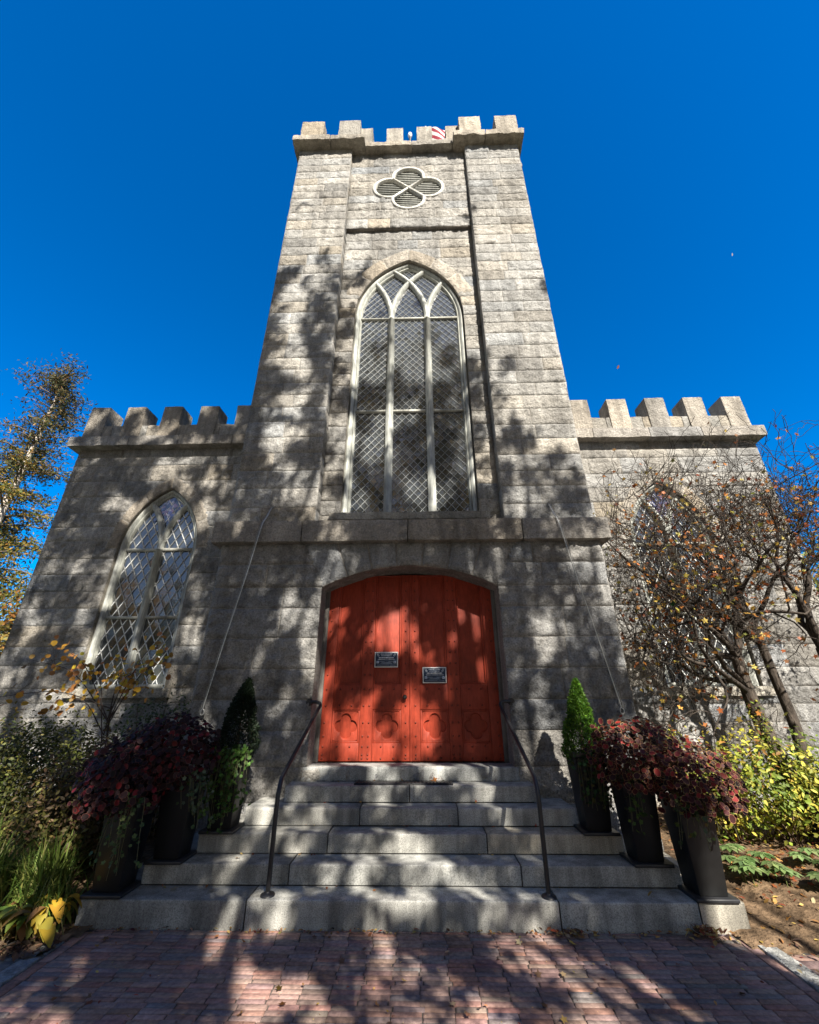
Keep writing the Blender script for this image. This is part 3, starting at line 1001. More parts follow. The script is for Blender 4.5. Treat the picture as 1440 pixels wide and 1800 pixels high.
# ---- door mat
mb = MB()
mb.box(-0.62, 0.48, -0.225, -0.035, 0.813, 0.826, (0.02, 0.02, 0.022))
for k in range(28):
    x = -0.60 + k * 0.039
    mb.box(x, x + 0.02, -0.215, -0.045, 0.826, 0.830, (0.03, 0.03, 0.032))
tag(mb.build('door_mat', M_BLACK), 'flat black door mat lying on the second highest step', 'door mat')

# ---- cables down the wall
def cable(sd, label):
    t = thing('steel_cable', (0, 0, 0), label, 'cable', 'cables running down the church front')
    mb = MB()
    pts = curve([(sd * 2.09, 0.02, 4.36), (sd * 2.11, -0.10, 4.12), (sd * 2.135, -0.165, 3.95), (sd * 2.25, -0.12, 3.3), (sd * 2.42, -0.075, 2.4), (sd * 2.56, -0.045, 1.58)], 30)
    tube(mb, pts, 0.0075, 6, (0.55, 0.54, 0.5))
    mb.build('wire', M_STEEL, t)
    mb = MB()
    tube(mb, pts + [sd * 0.03, 0.012, -0.02], 0.004, 5, (0.35, 0.34, 0.32))
    mb.build('wire', M_STEEL, t)
    mb = MB()
    th = np.linspace(0, 2 * np.pi, 17)
    tube(mb, [(sd * 2.56 + 0.024 * math.cos(a), -0.045, 1.54 + 0.035 * math.sin(a)) for a in th], 0.006, 5, (0.5, 0.5, 0.48), cap=False)
    tube(mb, [(sd * 2.56, 0.01, 1.51), (sd * 2.56, -0.05, 1.51)], 0.009, 6, (0.4, 0.4, 0.4))
    mb.build('eye_bolt', M_STEEL, t)
    mb = MB()
    tube(mb, [(sd * 2.09, 0.06, 4.36), (sd * 2.09, -0.03, 4.36), (sd * 2.09, -0.045, 4.375)], [0.012, 0.012, 0.01], 6, (0.5, 0.5, 0.5))
    mb.build('hook', M_STEEL, t)
cable(-1, 'thin steel cable slanting down the wall on the left of the doors')
cable(1, 'thin steel cable slanting down the wall on the right of the doors')

# ---- flag and finial on the tower top
fl = thing('flag', (0, 0, 0), 'red and white striped flag showing between the tower battlements', 'flag')
mb = MB()
nu, nv = 60, 50
U, Vg = np.meshgrid(np.linspace(0, 1, nu), np.linspace(0, 1, nv), indexing='ij')
fx = 0.52 + U * 0.85
fz = 15.85 + Vg * 1.06 - U * 0.05 + 0.015 * np.sin(U * 9)
fy = 0.75 + 0.04 * np.sin(U * 9 + Vg * 2)
stripe = (np.floor((Vg * 0.8 + U * 0.9 + 0.05 * np.sin(U * 8)) * 8.0) % 2)
colr = np.where(stripe.ravel()[:, None] > 0.5, np.array([[0.20, 0.015, 0.03]]), np.array([[0.5, 0.48, 0.46]]))
F = gridfaces(nu, nv)
Pq = np.stack([fx.ravel(), fy.ravel(), fz.ravel()], 1)
for f in F:                       # stripes stay crisp: each cell carries its own corners
    mb.add(Pq[f], [(0, 1, 2, 3)], colr[f[0]])
mb.build('flag_cloth', M_CLOTH, fl)
mb = MB()
tube(mb, [(0.50, 0.75, 14.4), (0.50, 0.75, 17.0)], 0.025, 8, (0.6, 0.6, 0.58))
mb.build('flag_pole', M_PLAIN, fl)
fin = thing('rooftop_finial', (0, 0, 0), 'tiny white knobbed post between two tower battlements', 'post')  # small knobbed finial; it gives no light
mb = MB(); tube(mb, [(0.045, 0.3, 14.5), (0.045, 0.3, 15.42)], 0.03, 8, (0.03, 0.03, 0.04)); mb.build('post', M_IRON, fin)
mb = MB(); tube(mb, [(0.045, 0.3, 15.41), (0.045, 0.3, 15.44), (0.045, 0.3, 15.51), (0.045, 0.3, 15.57), (0.045, 0.3, 15.60)], [0.02, 0.05, 0.06, 0.05, 0.01], 10, (0.8, 0.8, 0.8)); mb.build('knob', M_PLAIN, fin, smooth=True)

# ------------------------------------------------------------------ ground
def jitter(c, v): return np.clip(np.array(c) * (1 + rng.normal(0, v, 3) * 0.35 + rng.normal(0, v)), 0.005, 0.9)
mb = MB()
mb.add([(-400, -400, -0.06), (400, -400, -0.06), (400, 400, -0.06), (-400, 400, -0.06)], [(0, 1, 2, 3)], (0.07, 0.085, 0.04))
tag(mb.build('ground', M_SOIL), 'grassy ground reaching away round the church', 'ground', kind='structure')

mb = MB()
mb.add([(-60, -30, -0.03), (60, -30, -0.03), (60, -9.5, -0.03), (-60, -9.5, -0.03)], [(0, 1, 2, 3)], (0.42, 0.38, 0.32))  # pale ground added to bounce warm light onto the shaded front
tag(mb.build('reflector', M_TRIM), 'added pale forecourt behind the viewpoint', 'pavement', kind='structure')

def paving(mb, x0, x1, y0, y1, bl, bw, cols, gap=0.006, along='x', lift=0.0):
    if along == 'y': x0, x1, y0, y1 = y0, y1, x0, x1
    r = 0; y = y0
    while y < y1 - 0.02:
        x = x0 - (bl / 2 if r % 2 else 0) + rng.uniform(-0.02, 0.02)
        yb = min(y + bw, y1)
        while x < x1:
            a, b = max(x, x0), min(x + bl * rng.uniform(0.96, 1.04), x1)
            nx_ = x + bl
            if b - a > 0.03:
                z = lift + rng.normal(0, 0.0012)
                tl = rng.normal(0, 0.0009, 2)
                c = np.array([1.08, 1.10, 1.06]) * jitter(cols[rng.integers(len(cols))], 0.09)
                g = gap / 2 + rng.uniform(0, 0.001)
                e = 0.0025
                V0 = [(a + g, y + g, -0.03), (b - g, y + g, -0.03), (b - g, yb - g, -0.03), (a + g, yb - g, -0.03)]
                V1 = [(q[0], q[1], z - 0.003) for q in V0]
                V2 = [(a + g + e, y + g + e, z + tl[0]), (b - g - e, y + g + e, z + tl[1]), (b - g - e, yb - g - e, z - tl[0]), (a + g + e, yb - g - e, z - tl[1])]
                Vv = V0 + V1 + V2
                if along == 'y': Vv = [(q[1], q[0], q[2]) for q in Vv]
                Ff = [(i + k, (i + 1) % 4 + k, (i + 1) % 4 + 4 + k, i + 4 + k) for k in (0, 4) for i in range(4)] + [(8, 9, 10, 11)]
                if along == 'y': Ff = [f[::-1] for f in Ff]
                mb.add(Vv, Ff, c)
            x = nx_
        y += bw
BR = [(0.28, 0.165, 0.14), (0.27, 0.175, 0.155), (0.26, 0.18, 0.165), (0.29, 0.16, 0.13), (0.25, 0.18, 0.165), (0.29, 0.19, 0.165), (0.20, 0.165, 0.165), (0.27, 0.17, 0.15)]
mb = MB()
paving(mb, -2.52, 2.52, -5.2, -1.255, 0.188, 0.049, BR, 0.0045)
mb.add([(-2.6, -9, -0.008), (2.6, -9, -0.008), (2.6, -1.2, -0.008), (-2.6, -1.2, -0.008)], [(0, 1, 2, 3)], (0.10, 0.085, 0.075))
paving(mb, -2.61, -2.525, -5.2, -1.30, 0.205, 0.085, BR, along='y')
paving(mb, 2.525, 2.61, -5.2, -1.30, 0.205, 0.085, BR, along='y')
tag(mb.build('brick_path', M_BRICK), 'worn red brick path in running bond before the steps', 'path', kind='structure')
mb = MB()
for sd in (-1, 1):
    y = -5.2
    while y < -1.45:
        l = rng.uniform(0.7, 1.1); y1 = min(y + l, -1.42)
        a, b = sorted((sd * 2.615, sd * 2.745))
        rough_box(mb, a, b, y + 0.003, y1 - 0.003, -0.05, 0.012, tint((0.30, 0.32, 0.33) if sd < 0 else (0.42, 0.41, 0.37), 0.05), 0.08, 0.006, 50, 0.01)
        y = y1
tag(mb.build('path_edging', M_TRIM), 'pale granite edging strips along both sides of the brick path', 'edging', kind='structure')
mb = MB()
GB = [(0.17, 0.18, 0.19), (0.15, 0.16, 0.17), (0.19, 0.19, 0.19), (0.13, 0.135, 0.15)]
paving(mb, -5.2, -2.75, -4.5, -1.62, 0.205, 0.1, GB)
RB = [(0.28, 0.19, 0.165), (0.25, 0.17, 0.15), (0.22, 0.16, 0.15)]
paving(mb, 2.75, 5.2, -4.5, -1.52, 0.205, 0.1, RB)
mb.add([(-9, -9, -0.014), (9, -9, -0.014), (9, -1.4, -0.014), (-9, -1.4, -0.014)], [(0, 1, 2, 3)], (0.07, 0.065, 0.06))
tag(mb.build('side_pavement', M_BRICK), 'grey and red pavers on either side of the brick path', 'pavement', kind='structure')

def bed(x0, x1, side):
    nx, ny = 90, 60
    X, Y = np.meshgrid(np.linspace(x0, x1, nx), np.linspace(-1.66 if side < 0 else -1.55, 2.1, ny), indexing='ij')
    P = np.stack([X.ravel(), Y.ravel(), np.zeros(nx * ny)], 1)
    z = 0.0 + 0.16 * sstep((P[:, 1] + 1.6) / 1.6) + (fbm(P * 3, 3, 61) - 0.5) * 0.09 + (fbm(P * 14, 2, 62) - 0.5) * 0.035
    P[:, 2] = z - 0.005
    m_ = MB()
    c = np.array([(0.17, 0.115, 0.07)]) * (0.7 + 0.7 * fbm(P * 2.3, 3, 65))[:, None]
    m_.add(P, gridfaces(nx, ny), c)
    return m_.build('soil_bed', M_SOIL, smooth=True)
tag(bed(-9, -2.55, -1), 'dark leaf-strewn planting bed left of the steps', 'soil', kind='structure')
tag(bed(2.55, 9, 1), 'sunlit bare brown planting bed right of the steps', 'soil', kind='structure')
def soilz(x, y):
    return 0.16 * sstep((np.asarray(y, float) + 1.6) / 1.6) + 0.0 * np.asarray(x, float)

# ------------------------------------------------------------------ leaves
def rotmats(n, tilt, face=None):
    """random rotations; tilt = how far leaf normals lean from +z (radians, normal distributed)"""
    az = rng.uniform(0, 2 * np.pi, n); tl = rng.normal(0, tilt, n); tw = rng.uniform(0, 2 * np.pi, n)
    def rz(a):
        m = np.zeros((len(a), 3, 3)); m[:, 0, 0] = np.cos(a); m[:, 0, 1] = -np.sin(a); m[:, 1, 0] = np.sin(a); m[:, 1, 1] = np.cos(a); m[:, 2, 2] = 1; return m
    def rx(a):
        m = np.zeros((len(a), 3, 3)); m[:, 1, 1] = np.cos(a); m[:, 1, 2] = -np.sin(a); m[:, 2, 1] = np.sin(a); m[:, 2, 2] = np.cos(a); m[:, 0, 0] = 1; return m
    return rz(az) @ rx(tl) @ rz(tw)

def align(n_vec):
    """rotations taking +z to the given unit vectors, with random spin"""
    n = n_vec / (np.linalg.norm(n_vec, axis=1)[:, None] + 1e-9)
    ref = np.where(np.abs(n[:, 2:3]) > 0.95, np.array([[1., 0, 0]]), np.array([[0, 0, 1.]]))
    a = np.cross(ref, n); a /= np.linalg.norm(a, axis=1)[:, None] + 1e-9
    b = np.cross(n, a)
    t = rng.uniform(0, 2 * np.pi, len(n))
    a2 = a * np.cos(t)[:, None] + b * np.sin(t)[:, None]
    b2 = np.cross(n, a2)
    return np.stack([a2, b2, n], 2)

OVAL = (np.array([(0, -.5, 0), (.2, -.22, .05), (.23, .1, .06), (0, .5, -.04), (-.23, .1, .06), (-.2, -.22, .05), (0, 0, -.02)]),
        [(0, 1, 6), (1, 2, 6), (2, 3, 6), (3, 4, 6), (4, 5, 6), (5, 0, 6)])
DIAM = (np.array([(0, -.5, 0), (.28, 0, .07), (0, .5, 0), (-.28, 0, .07)]), [(0, 1, 2), (0, 2, 3)])
ROUND = (np.array([(0, -.42, .0), (.3, -.36, .04), (.46, -.05, .07), (.3, .3, .04), (0, .52, -.05), (-.3, .3, .04), (-.46, -.05, .07), (-.3, -.36, .04), (0, 0, -.03)]),
         [(i, (i + 1) % 8, 8) for i in range(8)])
def lobed(nl, depth):
    v = []
    for i in range(nl * 2):
        a = 2 * math.pi * i / (nl * 2) - math.pi / 2
        r = 0.5 if i % 2 else 0.5 * depth
        v.append((r * math.cos(a), r * math.sin(a), rng.uniform(-.04, .06)))
    v.append((0, 0, 0))
    return np.array(v), [(i, (i + 1) % (2 * nl), 2 * nl) for i in range(2 * nl)]
MAPLE = lobed(5, 0.5)
IVY = lobed(5, 0.62)
def coleus_leaf():
    v, c = [], []
    n = 12
    for ring, sc in ((0, 0.0), (1, 0.87), (2, 1.0)):
        if ring == 0: v.append((0, -0.05, -0.05)); c.append(0); continue
        for i in range(n):
            a = 2 * math.pi * i / n - math.pi / 2
            r = 0.5 * (0.88 + 0.14 * math.sin(a)) * (1.0 + (0.05 if i % 2 else -0.05) * (ring == 2))
            v.append((r * sc * math.cos(a) * 0.86, r * sc * math.sin(a) * 1.12, 0.05 * sc * abs(math.cos(a)) - 0.09 * sc * max(0, math.sin(a)))); c.append(0)
    for i in range(n):
        v.append((v[1 + i][0] * 1.03, v[1 + i][1] * 1.03, v[1 + i][2])); c.append(1)
    for i in range(n):
        v.append(v[1 + n + i]); c.append(1)
    v = np.array(v)
    F = [(0, 1 + i, 1 + (i + 1) % n) for i in range(n)]
    o = 1 + 2 * n
    F += [(o + i, o + n + i, o + n + (i + 1) % n) for i in range(n)] + [(o + i, o + n + (i + 1) % n, o + (i + 1) % n) for i in range(n)]
    return v, F, np.array(c)
COLEUS = coleus_leaf()

def leaves(mb, pos, size, rot, cols, tpl, cols2=None, mi=0):
    pos = np.asarray(pos, float); n = len(pos)
    if n == 0: return
    v, F = tpl[0], np.array(tpl[1])
    size = np.broadcast_to(np.asarray(size, float), (n,))
    P = np.einsum('nij,kj->nki', rot, v) * size[:, None, None] + pos[:, None]
    k = len(v)
    C = np.repeat(np.asarray(cols, float)[:, None], k, 1)
    if cols2 is not None:
        C = np.where(tpl[2][None, :, None] > 0, np.asarray(cols2)[:, None], C)
    Fi = (F[None] + (np.arange(n) * k)[:, None, None]).reshape(-1, F.shape[1])
    mb.add(P.reshape(-1, 3), Fi, C.reshape(-1, 3), mi)

def pick(n, pal, var=0.25):
    pal = np.asarray(pal, float)
    c = pal[rng.integers(0, len(pal), n)]
    return np.clip(c * (1 + rng.normal(0, var, (n, 1)) + rng.normal(0, var * 0.25, (n, 3))), 0.004, 0.95)

def ball(n, c, r, shell=0.5):
    d = rng.normal(0, 1, (n, 3)); d /= np.linalg.norm(d, axis=1)[:, None]
    rr = shell + (1 - shell) * rng.random(n) ** 0.6
    return np.asarray(c) + d * rr[:, None] * np.asarray(r), d

# ------------------------------------------------------------------ planters and their plants
PLANT_POS = [(-1, 2.54, -1.10, 0.186), (-1, 2.20, -0.86, 0.34), (-1, 1.86, -0.61, 0.50), (1, 2.50, -1.10, 0.186), (1, 2.15, -0.87, 0.34), (1, 1.83, -0.62, 0.50)]
PL = {(-1, 0): 'tall black tapered planter on the lowest step, left of the doors', (-1, 1): 'tall black tapered planter on the second step, left of the doors',
      (-1, 2): 'black tapered planter on the third step holding the conifer coloured as in shade', (1, 0): 'tall black tapered planter on the lowest step at the sunlit bed',
      (1, 1): 'tall black tapered planter on the second step, right of the doors', (1, 2): 'black tapered planter on the third step holding the bright green conifer'}
for q, (sd, x, y, z) in enumerate(PLANT_POS):
    x = sd * x; k = q % 3
    t = thing('planter', (x, y, z), PL[(sd, k)], 'planter', 'black planters on the step ends')
    mb = MB()
    if k < 2 or True:
        rot = 0.0
        mb.box(x - 0.17, x + 0.17, y - 0.165, y + 0.155, z, z + 0.026, (0.022, 0.023, 0.026))
    mb.build('base_plate', M_BLACK, t, bevel=0.006)
    b = MB()
    hb, ht, H = 0.115, 0.150, 0.66
    z0 = z + 0.0265
    def ring(h, zz): return [(x - h, y - h, zz), (x + h, y - h, zz), (x + h, y + h, zz), (x - h, y + h, zz)]
    V = ring(hb, z0) + ring(ht, z0 + H - 0.05) + ring(ht + 0.012, z0 + H - 0.048) + ring(ht + 0.014, z0 + H) + ring(ht - 0.012, z0 + H) + ring(ht - 0.02, z0 + H - 0.09)
    F = [(i + 4 * r, (i + 1) % 4 + 4 * r, (i + 1) % 4 + 4 * r + 4, i + 4 * r + 4) for r in range(5) for i in range(4)] + [(3, 2, 1, 0), (20, 21, 22, 23)]
    b.add(V, F, (0.009, 0.0095, 0.010))
    b.build('pot', M_BLACK, t, bevel=0.012)

RIM = [(0.24, 0.15, 0.065), (0.26, 0.12, 0.07), (0.18, 0.12, 0.05)]
def coleus(c, r, n, label, pal, loc, rimpal=RIM):
    t = thing('coleus_plant', loc, label, 'plant', 'dark red leafy plants in the planters')
    mb = MB()
    P, d = ball(n, c, r, 0.62)
    P += rng.normal(0, 0.025, P.shape)
    keep = P[:, 2] > loc[2] - 0.12
    P, d = P[keep], d[keep]
    nv = d * [0.55, 0.8, 0.4] + [0, -0.35, 0.55] + rng.normal(0, 0.32, d.shape)
    leaves(mb, P, rng.uniform(0.035, 0.07, len(P)), align(nv), pick(len(P), pal, 0.35), COLEUS, pick(len(P), rimpal, 0.25))
    mb.build('foliage', M_LEAF_MATT, t)
    s_ = MB()
    for i in range(24):
        e = P[rng.integers(len(P))]
        s0 = np.array(loc) + [rng.uniform(-.09, .09), rng.uniform(-.09, .09), -0.06]
        tube(s_, curve([s0, (s0 + e) / 2 + [0, 0, 0.08], e], 6), [0.008, 0.007, 0.006, 0.005, 0.004, 0.003], 4, (0.08, 0.03, 0.025))
    s_.build('stems', M_LEAF_MATT, t)
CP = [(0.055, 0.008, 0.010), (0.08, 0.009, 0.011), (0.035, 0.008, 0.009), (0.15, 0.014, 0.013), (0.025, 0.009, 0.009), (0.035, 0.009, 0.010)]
CP_SHADE = [(0.025, 0.006, 0.008), (0.016, 0.006, 0.007), (0.10, 0.008, 0.010), (0.018, 0.006, 0.008)]  # left coleus: deep shade painted in as darker leaf colours
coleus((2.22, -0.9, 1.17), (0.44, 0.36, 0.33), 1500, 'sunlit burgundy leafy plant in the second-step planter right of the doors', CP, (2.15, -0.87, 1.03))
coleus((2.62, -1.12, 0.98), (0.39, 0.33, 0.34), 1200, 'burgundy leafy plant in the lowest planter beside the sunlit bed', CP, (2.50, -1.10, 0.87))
RIM_SHADE = [(0.07, 0.035, 0.025), (0.05, 0.03, 0.022), (0.12, 0.05, 0.04)]  # rims darkened too, to paint in the same shade
coleus((-2.40, -0.9, 1.18), (0.50, 0.36, 0.36), 1600, 'burgundy leafy plant with shade painted into its leaves in the second-step planter left of the doors', CP_SHADE, (-2.20, -0.86, 1.03), RIM_SHADE)
coleus((-2.66, -1.12, 0.98), (0.37, 0.34, 0.38), 1500, 'burgundy leafy plant with shade painted into its leaves in the lowest planter beside the grass', CP_SHADE, (-2.54, -1.10, 0.87), RIM_SHADE)

def conifer(c, h, r, label, pal):
    t = thing('dwarf_conifer', c, label, 'conifer', 'cone-shaped conifers in the planters')
    mb = MB()
    n = 7500
    u = rng.random(n) ** 0.75
    a = rng.uniform(0, 2 * np.pi, n)
    prof = np.where(u < 0.18, 0.75 + 0.25 * u / 0.18, ((1 - u) / 0.82) ** 0.8)
    rr = r * prof * (0.55 + 0.45 * rng.random(n) ** 0.4) * (0.70 + 0.55 * vnoise(np.stack([np.cos(a) * 2.4 + 5 + c[0], np.sin(a) * 2.4 + 5, u * 8], 1), 91)) + 0.008
    P = np.stack([c[0] + rr * np.cos(a), c[1] + rr * np.sin(a), c[2] + u * h + rng.normal(0, 0.015, n)], 1)
    P[:, 0] += 0.03 * u ** 2
    nv = np.stack([np.cos(a), np.sin(a), 0.5 + 0 * a], 1) + rng.normal(0, 0.5, (n, 3))
    leaves(mb, P, rng.uniform(0.028, 0.055, n), align(np.cross(nv, rng.normal(0, 1, (n, 3)))), pick(n, pal, 0.3), (OVAL[0] * [0.55, 1, 1], OVAL[1]))
    mb.build('foliage', M_LEAF, t)
    s_ = MB(); tube(s_, [(c[0], c[1], c[2] - 0.1), (c[0], c[1], c[2] + h * 0.85)], [0.025, 0.006], 6, (0.10, 0.07, 0.05)); s_.build('trunk', M_BARK, t)
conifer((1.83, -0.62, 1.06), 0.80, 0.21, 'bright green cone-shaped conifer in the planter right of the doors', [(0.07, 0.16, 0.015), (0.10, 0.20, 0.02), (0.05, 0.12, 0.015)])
conifer((-1.84, -0.62, 1.12), 0.76, 0.235, 'cone-shaped conifer with shade painted into its green in the planter left of the doors', [(0.012, 0.024, 0.012), (0.018, 0.030, 0.014)])  # greens taken nearly black to paint in the shade here

def trailing(spots, n, label, pal, size=(0.028, 0.05)):
    t = thing('trailing_ivy', (0, 0, 0), label, 'ivy', 'green ivy hanging from the planters')
    mb = MB(); st = MB()
    for (x, y, z, dx, dy, L_) in spots:
        m = max(4, int(n * L_))
        pts = curve([(x, y, z), (x + dx * 0.5, y + dy * 0.6, z + 0.03), (x + dx * 0.8, y + dy, z - L_ * 0.45), (x + dx, y + dy * 1.02, z - L_)], 10)
        tube(st, pts, 0.003, 3, (0.10, 0.10, 0.05), cap=False)
        idx = rng.uniform(0, 9, m); i0 = np.floor(idx).astype(int).clip(0, 8); f = (idx - i0)[:, None]
        P = pts[i0] * (1 - f) + pts[i0 + 1] * f + rng.normal(0, 0.028, (m, 3))
        nv = np.array([dx * 1.5, dy * 3 - 0.3, 0.5]) + rng.normal(0, 0.4, (m, 3))
        leaves(mb, P, rng.uniform(*size, m), align(nv), pick(m, pal, 0.3), IVY)
    mb.build('foliage', M_LEAF, t); st.build('stems', M_LEAF_MATT, t)
GI = [(0.05, 0.11, 0.018), (0.07, 0.14, 0.025), (0.035, 0.08, 0.016)]
def spots(x, y, z, n, L0, L1, spread=0.2, xoff=0.0):
    return [(x + rng.uniform(-.16, .16), y - 0.15, z, xoff + rng.uniform(-spread, spread), -rng.uniform(0.04, 0.12), rng.uniform(L0, L1)) for _ in range(n)]
trailing(spots(-1.84, -0.62, 1.16, 30, 0.3, 0.62, 0.12), 46, 'bushy green ivy spilling down the planter under the shade-coloured conifer', GI)
trailing(spots(-2.50, -1.10, 0.86, 9, 0.25, 0.55, 0.16), 36, 'thin green ivy hanging from the lowest planter by the grass', [(0.05, 0.09, 0.025), (0.08, 0.12, 0.04)])
trailing(spots(-2.18, -0.87, 1.0, 10, 0.2, 0.42, 0.2, 0.14), 36, 'small pale ivy hanging from the second-step planter left of the doors', [(0.06, 0.08, 0.04), (0.09, 0.11, 0.06), (0.04, 0.07, 0.02)])
trailing(spots(1.83, -0.62, 1.10, 24, 0.12, 0.42, 0.16), 44, 'dark ivy spilling from the planter under the bright conifer', [(0.02, 0.05, 0.012), (0.03, 0.07, 0.015), (0.05, 0.05, 0.012)])
trailing(spots(2.12, -0.87, 1.0, 7, 0.15, 0.42, 0.12), 36, 'short green ivy hanging from the second-step planter right of the doors', [(0.07, 0.12, 0.02), (0.04, 0.08, 0.015)])
trailing(spots(2.52, -1.10, 0.87, 12, 0.15, 0.34, 0.16), 36, 'ivy and dry leaves hanging from the lowest planter by the sunlit bed', [(0.07, 0.09, 0.015), (0.12, 0.09, 0.02), (0.04, 0.06, 0.012)])

# ------------------------------------------------------------------ garden plants
def shrub(name, c, r, n, size, label, pal, tpl=OVAL, stems=26, group=None, cat='shrub', ground=None, tilt=None, clump=28, lift=0.0, stemcol=(0.12, 0.085, 0.055), shell=0.35, matl=None):
    t = thing(name, c, label, cat, group)
    c = np.array(c, float); r = np.array(r, float)
    mb = MB(); st = MB()
    g = ground if ground is not None else c[2] - r[2]
    K = max(8, n // clump)
    tips, d = ball(K, c, r, shell)
    tips[:, 2] = np.maximum(tips[:, 2], g + 0.05)
    per = n // K
    P = (tips[:, None] + rng.normal(0, 1, (K, per, 3)) * (r * 0.13 + 0.03)).reshape(-1, 3)
    dd = np.repeat(d, per, 0)
    ok = P[:, 2] > g + 0.01
    P, dd = P[ok], dd[ok]
    pr = pick(K, pal, 0.25).repeat(per, 0)[ok] * (1 + rng.normal(0, 0.15, (len(P), 1)))
    nv = dd * 0.5 + [0, -0.25, 0.55 + lift] + rng.normal(0, 0.45, dd.shape)
    leaves(mb, P, rng.uniform(*size, len(P)), align(nv), np.clip(pr, 0.004, 0.9), tpl)
    for i in range(min(stems, K)):
        e = tips[i]
        s0 = np.array([c[0] + rng.normal(0, r[0] * 0.2), c[1] + rng.normal(0, r[1] * 0.2), g - 0.03])
        mid = (s0 + e) / 2 + [rng.normal(0, .05), rng.normal(0, .05), 0.08]
        tube(st, curve([s0, mid, e], 7), np.linspace(0.011, 0.003, 7), 4, stemcol, 1 if stems < 12 else 0)
    if stems < 12:
        mb.V += st.V; mb.C += st.C; mb.Q += [q + mb.n for q in st.Q]; mb.M += st.M; mb.n += st.n
        mb.build('foliage', [matl or M_LEAF, M_BARK], t)
    else:
        mb.build('foliage', matl or M_LEAF, t)
        st.build('stems', M_BARK, t)
    return t
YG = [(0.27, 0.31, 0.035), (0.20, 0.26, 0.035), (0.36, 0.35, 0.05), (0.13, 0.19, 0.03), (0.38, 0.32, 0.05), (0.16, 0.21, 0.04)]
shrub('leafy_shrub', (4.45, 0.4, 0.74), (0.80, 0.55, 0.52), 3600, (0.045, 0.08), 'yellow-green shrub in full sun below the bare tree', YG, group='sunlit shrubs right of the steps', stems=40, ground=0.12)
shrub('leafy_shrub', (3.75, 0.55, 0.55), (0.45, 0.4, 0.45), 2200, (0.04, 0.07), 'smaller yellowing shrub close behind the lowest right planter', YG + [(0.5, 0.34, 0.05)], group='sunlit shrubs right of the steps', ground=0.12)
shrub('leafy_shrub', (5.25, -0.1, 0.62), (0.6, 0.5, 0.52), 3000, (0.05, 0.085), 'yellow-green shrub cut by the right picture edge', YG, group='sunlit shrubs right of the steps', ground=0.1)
# upright shoot in front of the trunk
shrub('leafy_shoot', (4.62, 0.65, 1.25), (0.10, 0.10, 0.50), 330, (0.035, 0.06), 'slim upright leafy shoot rising before the tree trunk', YG, cat='shoot', stems=8, ground=0.3, clump=14)
shrub('leafy_shoot', (3.72, 1.1, 1.1), (0.14, 0.12, 0.36), 170, (0.03, 0.05), 'thin yellow shoot above the burgundy plants', YG, cat='shoot', stems=8, ground=0.3, clump=12)
for i, (x, y, lab) in enumerate(((3.20, -0.55, 'broad-leaved green ground plant beside the lowest right planter'), (3.62, -0.72, 'broad-leaved green ground plant at the front of the sunlit soil'),
                                 (4.02, -0.45, 'broad-leaved green ground plant below the yellow-green shrub'), (4.45, -0.6, 'broad-leaved green ground plant near the right picture edge'),
                                 (3.45, -0.25, 'broad-leaved green ground plant behind the others, beside the planters'))):
    t = thing('ground_plant', (x, y, 0.1), lab, 'plant', 'low green plants on the sunlit soil')
    mb = MB()
    for k in range(7):
        cx_, cy_ = x + rng.normal(0, 0.13), y + rng.normal(0, 0.10)
        zz = float(soilz(cx_, cy_)) + rng.uniform(0.08, 0.15)
        m = 9
        a = np.linspace(0, 2 * np.pi, m, endpoint=False) + rng.uniform(0, 1)
        Pp = np.stack([cx_ + 0.055 * np.cos(a), cy_ + 0.055 * np.sin(a), np.full(m, zz)], 1)
        rot = align(np.stack([np.cos(a) * 0.35, np.sin(a) * 0.35 - 0.1, np.ones(m)], 1))
        # leaf axis (local y) points outward
        yv = np.stack([np.cos(a), np.sin(a), -0.25 + 0 * a], 1); yv /= np.linalg.norm(yv, axis=1)[:, None]
        zv = np.stack([np.cos(a) * .3, np.sin(a) * .3, np.ones(m)], 1); xv = np.cross(yv, zv); xv /= np.linalg.norm(xv, axis=1)[:, None]
        rot = np.stack([xv, yv, np.cross(xv, yv)], 2)
        leaves(mb, Pp, rng.uniform(0.09, 0.13, m), rot, pick(m, [(0.15, 0.22, 0.08), (0.20, 0.27, 0.11), (0.10, 0.17, 0.05)], 0.2), OVAL)
        tube(mb, [(cx_, cy_, zz - 0.16), (cx_, cy_, zz)], 0.004, 4, (0.15, 0.18, 0.06), 1)
    mb.build('foliage', [M_LEAF, M_LEAF_MATT], t)

# left bed
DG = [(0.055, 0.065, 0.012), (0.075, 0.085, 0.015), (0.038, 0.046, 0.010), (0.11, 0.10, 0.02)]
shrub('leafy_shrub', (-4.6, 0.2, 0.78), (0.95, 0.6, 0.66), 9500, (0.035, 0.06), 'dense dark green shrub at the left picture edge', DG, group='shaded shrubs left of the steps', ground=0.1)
shrub('leafy_shrub', (-3.4, -0.40, 0.68), (0.62, 0.45, 0.55), 6500, (0.04, 0.065), 'brownish purple-tinged shrub behind the shade-coloured burgundy plants', [(0.10, 0.065, 0.030), (0.09, 0.085, 0.022), (0.12, 0.075, 0.040), (0.07, 0.07, 0.02), (0.15, 0.125, 0.035)], group='shaded shrubs left of the steps', ground=0.1)
shrub('leafy_shrub', (-3.35, 0.55, 1.10), (0.62, 0.4, 0.66), 3000, (0.035, 0.06), 'taller airy green shrub under the left church window', [(0.05, 0.085, 0.03), (0.08, 0.12, 0.04), (0.035, 0.06, 0.02)], group='shaded shrubs left of the steps', ground=0.15, shell=0.2, clump=16)
